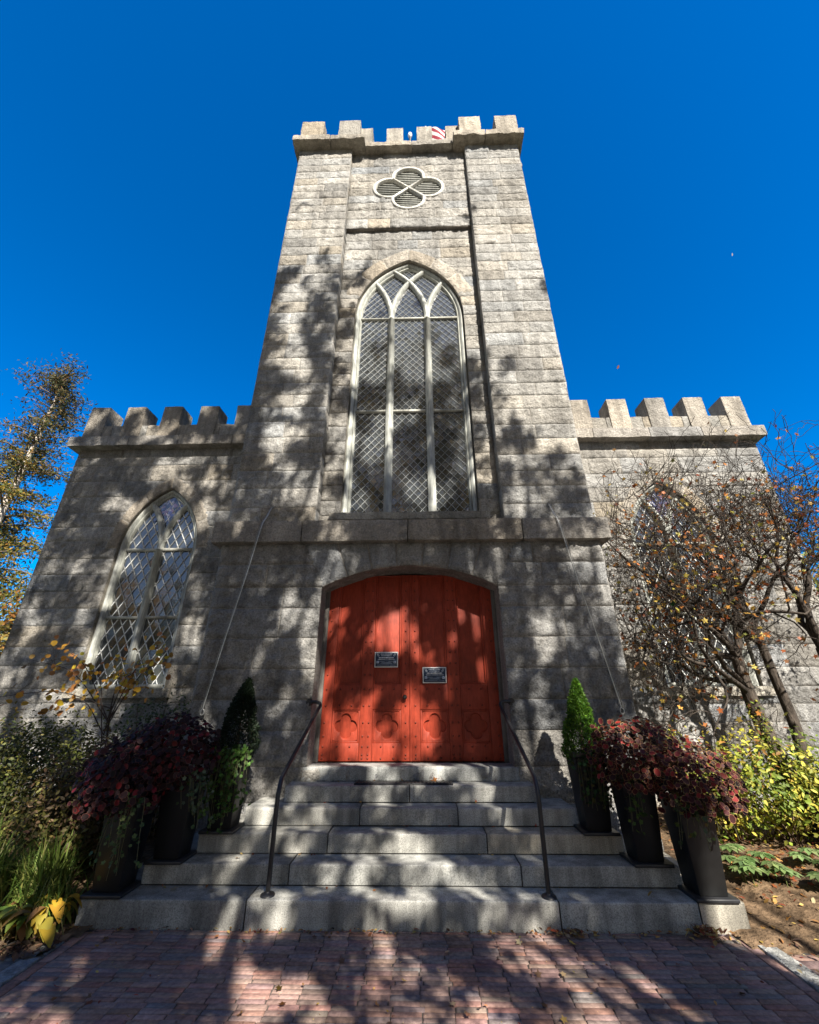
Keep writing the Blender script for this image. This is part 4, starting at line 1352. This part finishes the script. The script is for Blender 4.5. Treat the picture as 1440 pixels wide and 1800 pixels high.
shrub('leafy_shrub', (-5.9, 0.9, 0.8), (0.9, 0.6, 0.7), 1800, (0.04, 0.07), 'dark shrub beyond the left picture edge against the church wall', DG, group='shaded shrubs left of the steps', ground=0.1)

def grass_clump(x, y, n, L0, L1, label, pal, sp=0.5):
    t = tag(None, None, None) if False else None
    mb = MB()
    z0 = float(soilz(x, y))
    for i in range(n):
        a = rng.uniform(0, 2 * np.pi); L_ = rng.uniform(L0, L1); lean = rng.uniform(0.15, 1.0) * sp * 1.7
        bx_, by_ = x + rng.normal(0, 0.10), y + rng.normal(0, 0.08)
        dx, dy = math.cos(a), math.sin(a)
        s_ = np.linspace(0, 1, 7)
        px = bx_ + dx * lean * L_ * s_ ** 1.5; py = by_ + dy * lean * L_ * s_ ** 1.5
        pz = z0 - 0.02 + L_ * (s_ - 0.55 * lean * s_ ** 2.6)
        w = 0.0075 * (1 - s_ ** 2) + 0.001
        nx_, ny_ = -dy, dx
        V = np.concatenate([np.stack([px - nx_ * w, py - ny_ * w, pz], 1), np.stack([px + nx_ * w, py + ny_ * w, pz], 1)])
        c = pick(1, pal, 0.25)[0]
        mb.add(V, [(k, k + 1, 8 + k, 7 + k) for k in range(6)], c)
    return tag(mb.build('grass_clump', M_LEAF), label, 'grass clump', 'strappy grass clumps left of the steps')
GG = [(0.09, 0.14, 0.025), (0.12, 0.17, 0.03), (0.06, 0.10, 0.02), (0.18, 0.20, 0.05)]
grass_clump(-4.35, -0.75, 220, 0.5, 0.8, 'grass clump with sunlight painted into its blades at the left picture edge', [(0.25, 0.28, 0.06), (0.30, 0.30, 0.09), (0.15, 0.2, 0.04)])  # brighter palette puts sunlight into the blade colour
grass_clump(-3.75, -1.0, 230, 0.45, 0.7, 'arching green grass clump between the hosta and the brown shrub', GG)
grass_clump(-3.25, -1.0, 220, 0.40, 0.66, 'arching green grass clump beside the lowest left planter', GG)
grass_clump(-4.2, -1.25, 200, 0.4, 0.6, 'low green grass clump in front of the sun-tinted clump', GG)
grass_clump(-2.98, -1.22, 120, 0.28, 0.42, 'short grass clump against the end of the lowest step', GG)
grass_clump(-3.6, -1.35, 160, 0.3, 0.5, 'low green grass clump just behind the yellow hosta', GG)

# hosta with yellowing leaves
t = thing('hosta', (-2.95, -1.5, 0), 'hosta with drooping yellow and green leaves at the path corner', 'plant')
mb = MB(); st = MB()
for i in range(64):
    a = rng.uniform(0, 2 * np.pi); L_ = rng.uniform(0.10, 0.19); w = L_ * 0.26
    bx_, by_, bz = -3.02 + rng.normal(0, 0.11), -1.36 + rng.normal(0, 0.05), 0.03
    dx, dy = math.cos(a), math.sin(a) * 0.8 - 0.25
    s_ = np.linspace(0, 1, 8)
    h0 = rng.uniform(0.05, 0.17)
    px = bx_ + dx * (0.06 + L_ * s_); py = by_ + dy * (0.06 + L_ * s_)
    pz = np.maximum(bz + h0 + 0.5 * L_ * s_ - 0.95 * L_ * s_ ** 2, 0.02)
    ww = w * np.sin(np.pi * (s_ * 0.93 + 0.05)) ** 0.8
    nx_, ny_ = -dy, dx
    mid = np.stack([px, py, pz], 1)
    Lf = np.stack([px - nx_ * ww, py - ny_ * ww, pz + ww * 0.35], 1); Rt = np.stack([px + nx_ * ww, py + ny_ * ww, pz + ww * 0.35], 1)
    c = pick(1, [(0.42, 0.27, 0.03), (0.30, 0.25, 0.04), (0.10, 0.17, 0.03), (0.16, 0.21, 0.035), (0.34, 0.28, 0.05), (0.24, 0.14, 0.05)], 0.2)[0]
    V = np.concatenate([Lf, mid, Rt])
    F = [(k, k + 1, 9 + k, 8 + k) for k in range(7)] + [(8 + k, 9 + k, 17 + k, 16 + k) for k in range(7)]
    mb.add(V, F, c)
    tube(st, [(bx_, by_, 0.0), (px[0], py[0], pz[0])], 0.005, 4, (0.2, 0.17, 0.06))
mb.build('foliage', M_LEAF, t); st.build('stems', M_LEAF_MATT, t)

# ------------------------------------------------------------------ trees
def branchwork(mb, tips, start, r0, depth, length, bend, col, sides=6, spread=0.6, up=0.15, minr=0.0035, kids=(2, 4), xmin=-99):
    """recursive crooked limbs; tips collects end points and directions"""
    stack = [(np.array(start[0], float), np.array(start[1], float), r0, depth, length)]
    while stack:
        p, d, r, dep, L_ = stack.pop()
        if p[0] < xmin: continue
        n = 5 if dep > 1 else 4
        pts = [p]; rads = [r]
        q, dd = p.copy(), d / np.linalg.norm(d)
        for i in range(n):
            dd = dd + rng.normal(0, bend, 3) + [0, 0, up * 0.25]
            dd /= np.linalg.norm(dd)
            q = q + dd * L_ / n
            pts.append(q.copy()); rads.append(r * (1 - 0.42 * (i + 1) / n))
        tube(mb, pts, np.maximum(rads, minr * 0.6), max(3, sides if dep > 2 else (4 if dep > 1 else 3)), col * rng.uniform(0.8, 1.2), cap=False)
        if dep <= 1:
            tips.append((pts[-1], dd)); tips.append((pts[2], dd))
        if dep > 0:
            for k in range(rng.integers(kids[0], kids[1] + 1)):
                f = rng.uniform(0.35, 1.0) if k else 1.0
                i = min(int(f * n), n)
                nd = dd + rng.normal(0, spread, 3) + [0, 0, up]
                stack.append((pts[i], nd, rads[i] * (0.82 if k == 0 else rng.uniform(0.5, 0.7)), dep - 1, L_ * rng.uniform(0.66, 0.9)))

# crab-apple in front of the right wing
crab = thing('bare_tree', (4.9, 1.0, 0), 'small twisted tree with bare twigs and scattered orange leaves before the right wing', 'tree')
BK = np.array((0.090, 0.073, 0.060))
mb = MB(); tips = []
trunk1 = curve([(4.98, 0.75, 0.05), (4.90, 0.72, 0.6), (4.72, 0.70, 1.3), (4.66, 0.70, 1.75), (4.64, 0.68, 2.2)], 14)
trunk2 = curve([(5.22, 0.5, 0.05), (5.20, 0.45, 0.55), (5.40, 0.42, 1.0), (5.62, 0.4, 1.6), (5.62, 0.4, 2.3)], 14)
trunk3 = curve([(5.05, 0.8, 0.3), (5.25, 0.85, 1.2), (5.2, 0.85, 2.0), (5.12, 0.8, 2.7)], 12)
tube(mb, trunk1, np.linspace(0.115, 0.075, 14), 10, BK * 1.15)
tube(mb, trunk2, np.linspace(0.115, 0.07, 14), 10, BK)
tube(mb, trunk3, np.linspace(0.08, 0.05, 12), 8, BK)
mb.build('trunk', M_BARK, crab, smooth=True)
mb = MB()
limbs = [((4.64, .68, 2.2), (-0.9, -0.1, 0.25), 0.052, 0.95), ((4.64, .68, 2.2), (0.15, 0.0, 1.0), 0.055, 1.0), ((4.64, .68, 2.15), (-0.4, -0.2, 0.9), 0.045, 0.95),
         ((5.62, .4, 2.3), (-0.5, 0.1, 0.9), 0.055, 1.0), ((5.62, .4, 2.3), (0.4, -0.1, 0.9), 0.05, 1.0), ((5.12, .8, 2.7), (-0.1, 0.1, 1.0), 0.045, 1.05),
         ((5.12, .8, 2.7), (0.5, 0.2, 0.8), 0.04, 0.95), ((4.66, .70, 1.9), (-1.0, 0.1, 0.05), 0.04, 0.85), ((5.12, .8, 2.4), (-0.7, 0.0, 0.6), 0.04, 1.0), ((5.55, .4, 2.0), (0.8, -.2, .3), 0.04, 0.9), ((4.66, .70, 1.75), (-0.8, -0.1, 0.5), 0.04, 1.1), ((5.12, .8, 2.7), (-0.5, -0.1, 0.9), 0.045, 1.15), ((4.64, .68, 2.2), (-0.9, -0.1, 0.7), 0.042, 1.15), ((4.66, .70, 1.8), (-0.9, -0.25, 0.35), 0.04, 1.05), ((5.12, .8, 2.5), (-0.8, 0.1, 0.75), 0.04, 1.2), ((5.62, .4, 2.3), (0.05, 0.0, 1.0), 0.05, 1.15)]
for s0, d0, r0, L0 in limbs:
    branchwork(mb, tips, (s0, d0), r0, 6, L0 * 1.10, 0.24, BK * 0.7, 6, 0.75, 0.16, 0.0062, (2, 3), xmin=3.05)
lim = [(p, d) for p, d in tips]
mb.build('branches', M_BARK, crab)
print('crab tips', len(lim))
mb = MB()
sel = rng.permutation(len(lim))[:3200]
P = np.array([lim[i][0] for i in sel]) + rng.normal(0, 0.05, (len(sel), 3))
hgt = P[:, 2]
keep = rng.random(len(P)) < np.clip(1.15 - (hgt - 2.6) * 0.36 , 0.07, 1.0)
P = P[keep]
pal = [(0.34, 0.12, 0.03), (0.40, 0.19, 0.04), (0.24, 0.07, 0.02), (0.44, 0.30, 0.06), (0.16, 0.05, 0.02), (0.32, 0.28, 0.06), (0.20, 0.10, 0.04), (0.36, 0.14, 0.03)]
leaves(mb, P, rng.uniform(0.05, 0.09, len(P)), align(rng.normal(0, 1, P.shape) + [0, -0.4, 0.5]), pick(len(P), pal, 0.3), MAPLE)
mb.build('crown', M_LEAF, crab)

# sapling with round yellow leaves on the left
sap = thing('yellow_sapling', (-3.45, -0.4, 0), 'thin sapling with round orange-yellow leaves before the left window', 'sapling')
mb = MB(); tp = []
base = np.array([-3.42, -0.45, 0.1]); fork = np.array([-3.40, -0.5, 1.62])
tube(mb, curve([base, (-3.36, -0.45, 0.9), fork], 10), np.linspace(0.014, 0.009, 10), 5, (0.06, 0.045, 0.04))
for e in [(-4.55, -0.45, 2.12), (-4.75, -0.5, 1.72), (-4.25, -0.6, 2.3), (-3.0, -0.5, 2.38), (-2.92, -0.45, 2.1), (-3.5, -0.4, 2.25), (-4.1, -0.55, 1.55), (-3.2, -0.6, 1.95), (-3.85, -0.5, 2.0), (-3.05, -0.55, 1.75)]:
    e = np.array(e)
    pts = curve([fork + [0, 0, rng.uniform(-0.5, 0)], (fork + e) / 2 + [0, 0, 0.10], e], 9)
    tube(mb, pts, np.linspace(0.007, 0.0025, 9), 4, (0.05, 0.04, 0.038), cap=False)
    for k in range(3, 9):
        for _ in range(4):
            if rng.random() < 0.8: tp.append(pts[k] + rng.normal(0, 0.06, 3))
        if rng.random() < 0.5:
            q = pts[k] + rng.normal(0, 0.13, 3); tube(mb, [pts[k], (pts[k] + q) / 2 + [0, 0, 0.01], q], 0.0018, 3, (0.05, 0.04, 0.04), cap=False); tp.append(q)
mb.build('stems', M_BARK, sap)
P = np.array(tp)
mb = MB()
leaves(mb, P, rng.uniform(0.045, 0.078, len(P)), align(np.array([0, -0.8, 0.3]) + rng.normal(0, 0.5, P.shape)), pick(len(P), [(0.50, 0.28, 0.03), (0.42, 0.20, 0.03), (0.55, 0.40, 0.04), (0.30, 0.17, 0.04), (0.36, 0.16, 0.05)], 0.2), ROUND)
mb.build('foliage', M_LEAF, sap)

# tall conifer behind the left wing
pine = thing('tall_pine', (-20.4, 12, 0), 'tall thin pine with a pale trunk rising beyond the left wing', 'tree')
mb = MB()
PT = np.array([-20.15, 12.0, 0.0]); top = np.array([-19.75, 12.0, 18.4])
ax_ = curve([PT, PT + (top - PT) * 0.3 + [-0.25, 0, 0], PT + (top - PT) * 0.65 + [0.0, 0, 0], top], 20)
tube(mb, ax_, np.linspace(0.34, 0.05, 20), 10, (0.62, 0.55, 0.48))
mb.build('trunk', M_BARK, pine, smooth=True)
mb = MB(); cl = []
for z in np.arange(2.5, 18.3, 0.45):
    f = z / 18.4
    o = ax_[min(int(f * 19), 19)]; o = np.array([o[0], o[1], z])
    for k in range(rng.integers(2, 5)):
        a = rng.uniform(0, 2 * np.pi)
        L_ = (0.5 + 4.2 * (1 - f) ** 0.75) * rng.uniform(0.5, 1.1)
        if z > 16.3: L_ = rng.uniform(0.7, 1.5)
        d = np.array([math.cos(a), math.sin(a), 0])
        e = o + d * L_ + [0, 0, L_ * rng.uniform(-0.12, 0.12)]
        pts = curve([o, o + d * L_ * 0.5 + [0, 0, 0.1 * L_], e], 7)
        tube(mb, pts, np.linspace(0.055, 0.014, 7), 4, (0.20, 0.16, 0.13), cap=False)
        for s_ in np.linspace(0.3, 1, max(3, int(L_ * 2.4))):
            q = pts[min(int(s_ * 6), 6)]
            cl.append((q + rng.normal(0, 0.2, 3) * [1, 1, 0.6], z))
mb.build('branches', M_BARK, pine)
mb = MB()
C0 = np.array([c[0] for c in cl]); Z0 = np.array([c[1] for c in cl])
per = 66
P = (C0[:, None] + rng.normal(0, 1, (len(C0), per, 3)) * [0.30, 0.30, 0.15]).reshape(-1, 3)
Zr = Z0.repeat(per)
pal_top = np.array([(0.075, 0.075, 0.03), (0.10, 0.085, 0.035), (0.055, 0.065, 0.028), (0.16, 0.10, 0.035)])
pal_low = np.array([(0.16, 0.15, 0.03), (0.26, 0.19, 0.03), (0.10, 0.12, 0.03), (0.34, 0.20, 0.03)])
cc = np.where((Zr > 11.5 + rng.normal(0, 2.0, len(Zr)))[:, None], pick(len(P), pal_top, 0.3), pick(len(P), pal_low, 0.3))
tx_ = np.interp(P[:, 2], ax_[:, 2], ax_[:, 0])
kp = ~((np.abs(P[:, 0] - tx_) < 0.42) & (P[:, 1] < 12.1) & (P[:, 2] < 17.2) & (rng.random(len(P)) < 0.85))
P, cc = P[kp], cc[kp]
leaves(mb, P, rng.uniform(0.14, 0.28, len(P)), align(rng.normal(0, 1, P.shape) + [0, -0.2, 0.2]), cc, (DIAM[0] * [0.5, 1, 1], DIAM[1]))
mb.build('crown', M_LEAF, pine)

def leafy_tree(base, h, crown_c, crown_r, n, size, label, pal, group=None, name='autumn_tree'):
    t = thing(name, base, label, 'tree', group)
    base = np.array(base, float); cc_ = np.array(crown_c, float); cr = np.array(crown_r, float)
    mb = MB()
    tube(mb, curve([base, base + [0.1, 0, h * 0.4], [cc_[0], cc_[1], cc_[2]]], 10), np.linspace(0.22, 0.08, 10), 8, (0.13, 0.11, 0.09))
    tips, d = ball(90, cc_, cr, 0.3)
    for e in tips[:50]:
        s0 = np.array([cc_[0], cc_[1], min(cc_[2], e[2] - 0.3)])
        tube(mb, curve([s0, (s0 + e) / 2 + [0, 0, 0.2], e], 6), np.linspace(0.06, 0.012, 6), 4, (0.12, 0.10, 0.08), cap=False)
    mb.build('trunk', M_BARK, t, smooth=True)
    mb = MB()
    per = n // 90
    P = (tips[:, None] + rng.normal(0, 1, (90, per, 3)) * cr * 0.14).reshape(-1, 3)
    cl_ = pick(90, pal, 0.25).repeat(per, 0) * (1 + rng.normal(0, 0.15, (len(P), 1)))
    leaves(mb, P, rng.uniform(*size, len(P)), align(rng.normal(0, 1, P.shape) + [0, -0.3, 0.6]), np.clip(cl_, 0.01, 0.9), OVAL)
    mb.build('crown', M_LEAF, t)
leafy_tree((-17.2, 10.5, 0), 5, (-17.0, 10.5, 3.6), (2.4, 2.0, 2.4), 5400, (0.12, 0.24), 'orange and green autumn tree low behind the left wing', [(0.24, 0.12, 0.03), (0.12, 0.13, 0.03), (0.28, 0.18, 0.04), (0.09, 0.11, 0.03)], 'autumn trees beside the church')
leafy_tree((12.5, 7.5, 0), 4, (12.2, 7.5, 4.3), (1.9, 1.8, 2.4), 3000, (0.12, 0.2), 'yellow-green tree showing through the bare tree at the right edge', [(0.36, 0.32, 0.05), (0.24, 0.26, 0.05), (0.42, 0.30, 0.05)], 'autumn trees beside the church')

# ------------------------------------------------------------------ the tall trees behind the camera that dapple the front
def shade(x, z):
    """how much of the front is in leaf shade, in sun-projected facade coordinates"""
    x = np.asarray(x, float); z = np.asarray(z, float)
    wl = sstep((-0.6 - x) / 1.2); wr = sstep((x - 0.9) / 0.8)
    left = 0.50 * sstep((10.9 - z) / 1.6) + 0.05 * sstep((5.0 - z) / 0.8)
    mid = 0.50 * sstep((9.4 - z) / 2.2) + 0.07 * sstep((4.2 - z) / 0.5)
    right = 0.40 * sstep((7.2 - z) / 1.0) + 0.15 * sstep((4.4 - z) / 0.6)
    d = left * wl + mid * (1 - wl) * (1 - wr) + right * wr
    door = (np.abs(x) < 1.3) & (z > 1.3) & (z < 3.4)
    d = np.where(door, 0.43, d)
    d *= 1 - sstep((x - 2.5) / 0.5) * np.where(z > 0.5, 1.0, 0.0)
    stp = 0.42 * (1 - sstep((x - 2.2) / 0.7) * 0.8)
    d = np.where(z < 1.2, stp, d)
    grd = 0.43 * (1 - sstep((x - 1.6) / 0.9) * 0.8)
    d = np.where(z < -1.0, grd, d)
    d = np.where((x > 1.35) & (x < 3) & (z > -0.6) & (z < 1.5), 0.25, d)
    d = np.where((x < -3.0) & (z < -0.3), 0.36, d)
    d = np.where((x < -3.1) & (z >= -0.3) & (z < 1.3), 0.45, d)
    d = np.where((x < -3.5) & (x > -5.6) & (z > 1.5) & (z < 3.0), 0.34, d)
    d = np.where((x < -2.1) & (x > -3.45) & (z > -0.45) & (z < 1.0), 0.88, d)
    d = np.where((x < -3.3) & (x > -4.0) & (z < -0.8) & (z > -1.7), 0.12, d)
    return d
crowns = [MB(), MB(), MB()]
NCL = 26000
sx = rng.uniform(-9.5, 4.2, NCL); sz = rng.uniform(-3.6, 12.0, NCL)
Q = np.stack([sx * 1.25 + sz * 0.35, np.zeros(NCL), sz * 0.85 - sx * 0.2], 1)
nf = 0.35 * fbm(Q * 1.4, 2, 77) + 0.65 * fbm(Q * 4.2, 2, 81)
nf = (nf - nf.mean()) / nf.std() * 0.24 + 0.5
acc = rng.random(NCL) < sstep((shade(sx, sz) - nf) / 0.07 + 0.5)
sx, sz = sx[acc], sz[acc]
dist = np.clip(rng.normal(13.2, 2.0, len(sx)), 9.8, 19)
CP3 = np.stack([sx, np.zeros(len(sx)), sz], 1) + SUN[None] * dist[:, None]
owner = np.where(sx < -5, 0, np.where(sx < -0.5, 1, 2))
per = 9
TB = [(-1.2, -15.0), (3.6, -14.0), (8.2, -14.5)]
TL = ['tall oak behind the viewpoint whose crown shades the left wing', 'tall oak behind the viewpoint whose crown shades the tower', 'tall oak behind the viewpoint whose crown shades the right of the steps']
for k in range(3):
    t = thing('shade_oak', (TB[k][0], TB[k][1], 0), TL[k], 'tree', 'tall trees standing behind the viewpoint')
    C1 = CP3[owner == k]
    m_ = MB()
    P = (C1[:, None] + rng.normal(0, 1, (len(C1), per, 3)) * 0.075).reshape(-1, 3)
    leaves(m_, P, rng.uniform(0.11, 0.19, len(P)), align(rng.normal(0, 1, P.shape) + [0, 0, 0.5]), pick(len(P), [(0.34, 0.25, 0.06), (0.42, 0.26, 0.05), (0.22, 0.20, 0.06)], 0.25), DIAM)
    m_.build('crown', M_LEAF_THIN, t)
    m_ = MB()
    b = np.array([TB[k][0], TB[k][1], -0.1])
    cz = np.percentile(C1[:, 2], 55); cm = C1.mean(0)
    ax2 = curve([b, b + [0.1, 0.1, 4], (b + [cm[0], cm[1], cz]) / 2 + [0, 0, 1.0], [cm[0], cm[1], cz]], 16)
    tube(m_, ax2, np.linspace(0.34, 0.10, 16), 10, (0.10, 0.085, 0.07))
    for e in C1[rng.permutation(len(C1))[:60]]:
        i = rng.integers(7, 15)
        s0 = ax2[i]
        if s0[2] > e[2]: s0 = ax2[7]
        tube(m_, curve([s0, (s0 + e) / 2 + rng.normal(0, 0.4, 3), e], 8), np.linspace(0.075, 0.015, 8), 4, (0.10, 0.085, 0.07), cap=False)
    m_.build('trunk', M_BARK, t, smooth=True)

# unseen row of trees added to block low sky light behind the viewpoint
for i, (x, y, h, lab) in enumerate(((-34, -36, 13, 'leftmost tree of the added sky-blocking row behind the viewpoint'), (-21, -40, 17, 'second tree from the left in the added sky-blocking row behind the viewpoint'),
        (-9, -36, 15, 'third tree from the left in the added sky-blocking row behind the viewpoint'), (3, -41, 17, 'middle tree of the added sky-blocking row behind the viewpoint'),
        (15, -38, 16, 'third tree from the right in the added sky-blocking row behind the viewpoint'), (27, -36, 14, 'second tree from the right in the added sky-blocking row behind the viewpoint'), (39, -34, 15, 'rightmost tree of the added sky-blocking row behind the viewpoint'))):
    leafy_tree((x, y, 0), h * 0.5, (x, y, h * 0.58), (7.2, 5.0, h * 0.44), 3600, (0.6, 1.1), lab, [(0.24, 0.19, 0.05), (0.36, 0.20, 0.05), (0.12, 0.13, 0.04), (0.42, 0.22, 0.05)], 'unseen trees added to block the low sky', 'sky_block_tree')

# ------------------------------------------------------------------ fallen leaves
LP = [(0.30, 0.14, 0.05), (0.40, 0.24, 0.07), (0.22, 0.09, 0.04), (0.16, 0.09, 0.05), (0.45, 0.32, 0.10), (0.28, 0.06, 0.03), (0.36, 0.26, 0.15)]
mb = MB()
def litter(n, xf, yf, zf, size=(0.03, 0.065), tl=0.35, pal=LP):
    x, y = xf(n), yf(n)
    P = np.stack([x, y, zf(x, y) + rng.uniform(0.006, 0.02, n)], 1)
    leaves(mb, P, rng.uniform(*size, n), rotmats(n, tl), pick(n, pal, 0.3), [MAPLE, OVAL][rng.integers(2)])
U_ = lambda a, b: (lambda n: rng.uniform(a, b, n))
G_ = lambda a, s: (lambda n: rng.normal(a, s, n))
litter(170, U_(-2.75, 2.6), lambda n: -1.262 - np.abs(rng.normal(0, 0.035, n)), lambda x, y: 0 * x, (0.02, 0.05))
litter(60, G_(1.28, 0.1), lambda n: -1.27 - np.abs(rng.normal(0, 0.05, n)), lambda x, y: 0 * x + rng.uniform(0, 0.02, len(x)), (0.03, 0.06))
litter(80, G_(2.35, 0.09), lambda n: -1.28 - np.abs(rng.normal(0, 0.05, n)), lambda x, y: rng.uniform(0, 0.05, len(x)), (0.04, 0.07), 0.6)
litter(900, U_(2.8, 6.5), U_(-1.5, 1.2), soilz, (0.025, 0.07), 0.5)
litter(300, U_(3.1, 5.0), G_(-0.25, 0.22), soilz, (0.04, 0.075), 0.5, [(0.36, 0.14, 0.05), (0.42, 0.22, 0.08), (0.30, 0.10, 0.04)])
litter(420, U_(-3.9, -2.62), G_(-1.58, 0.07), lambda x, y: soilz(x, y) + 0.0, (0.04, 0.09), 0.6, [(0.14, 0.09, 0.06), (0.20, 0.12, 0.07), (0.10, 0.065, 0.045)])
litter(300, U_(-5.5, -2.8), U_(-1.5, 0.5), soilz, (0.04, 0.08), 0.5, [(0.14, 0.09, 0.06), (0.20, 0.12, 0.07), (0.10, 0.065, 0.045)])
for y_, hw_, z0_, z1_, j_ in ST[:5]:
    litter(16, U_(-hw_ + 0.3, hw_ - 0.3), lambda n, y_=y_: y_ + 0.235 - np.abs(rng.normal(0, 0.02, n)), lambda x, y, z1_=z1_: z1_ + 0 * x, (0.015, 0.04), 0.5)
litter(45, U_(-2.5, 2.5), U_(-2.5, -1.3), lambda x, y: 0 * x + 0.002, (0.03, 0.06), 0.4)
litter(300, U_(-2.5, 2.5), U_(-2.6, -1.3), lambda x, y: 0 * x + 0.002, (0.006, 0.014))
litter(70, U_(-2.5, 2.5), U_(-2.6, -1.3), lambda x, y: 0 * x + 0.002, (0.015, 0.035))
litter(90, U_(2.62, 4.0), U_(-2.2, -1.4), lambda x, y: 0 * x + 0.01, (0.02, 0.06))
tag(mb.build('fallen_leaves', M_LEAF), 'scattered dry brown and orange leaves over the ground and beds', 'leaves', kind='stuff')
def single_leaf(p, s_, c, label, tpl=MAPLE, tl=0.4, name='fallen_leaf', group='single leaves lying on the steps', rot=None):
    m_ = MB()
    leaves(m_, [p], [s_], rot if rot is not None else rotmats(1, tl), [c], tpl)
    return tag(m_.build(name, M_LEAF), label, 'leaf', group)
single_leaf((0.28, -0.06, 0.835), 0.085, (0.40, 0.16, 0.05), 'curled orange leaf on the door mat step, at the foot of the threshold')
single_leaf((-0.09, -0.055, 0.835), 0.06, (0.20, 0.12, 0.05), 'small brown leaf on the door mat, left of the orange leaf')
single_leaf((0.85, -0.53, 0.512), 0.05, (0.34, 0.10, 0.04), 'small rusty leaf on the third step near the right joint')
single_leaf((-2.02, -1.08, 0.20), 0.085, (0.30, 0.27, 0.20), 'pale shrivelled leaf on the lowest step beside the left planter plate')
single_leaf((-1.68, -1.10, 0.20), 0.08, (0.26, 0.23, 0.18), 'grey shrivelled leaf on the lowest step before the left handrail')
single_leaf((2.02, -1.12, 0.198), 0.07, (0.42, 0.26, 0.07), 'yellow-brown leaf on the lowest step near the right planter')
single_leaf((-1.58, -0.86, 0.352), 0.06, (0.26, 0.2, 0.14), 'small pale leaf on the second step left of the handrail')
single_leaf((1.25, -1.42, 0.012), 0.07, (0.60, 0.42, 0.08), 'bright yellow leaf on the brick path below the right handrail')
single_leaf((0.85, -1.42, 0.012), 0.06, (0.5, 0.42, 0.25), 'pale leaf on the brick path, left of the bright yellow one')
single_leaf((3.05, -1.2, 0.08), 0.08, (0.5, 0.26, 0.07), 'orange leaf lying on the sunlit soil near the lowest planter')
# leaves caught in mid-air against the sky
single_leaf((3.04, -1.0, 6.03), 0.07, (0.34, 0.12, 0.05), 'reddish leaf drifting in the sky just above the right wing', OVAL, 1.2, 'drifting_leaf', 'leaves drifting against the sky', align(np.array([[0.2, -0.8, -0.4]])))
single_leaf((5.43, -1.0, 8.42), 0.055, (0.45, 0.40, 0.36), 'pale leaf drifting higher in the sky at the right', OVAL, 1.2, 'drifting_leaf', 'leaves drifting against the sky', align(np.array([[0.2, -0.8, -0.4]])))
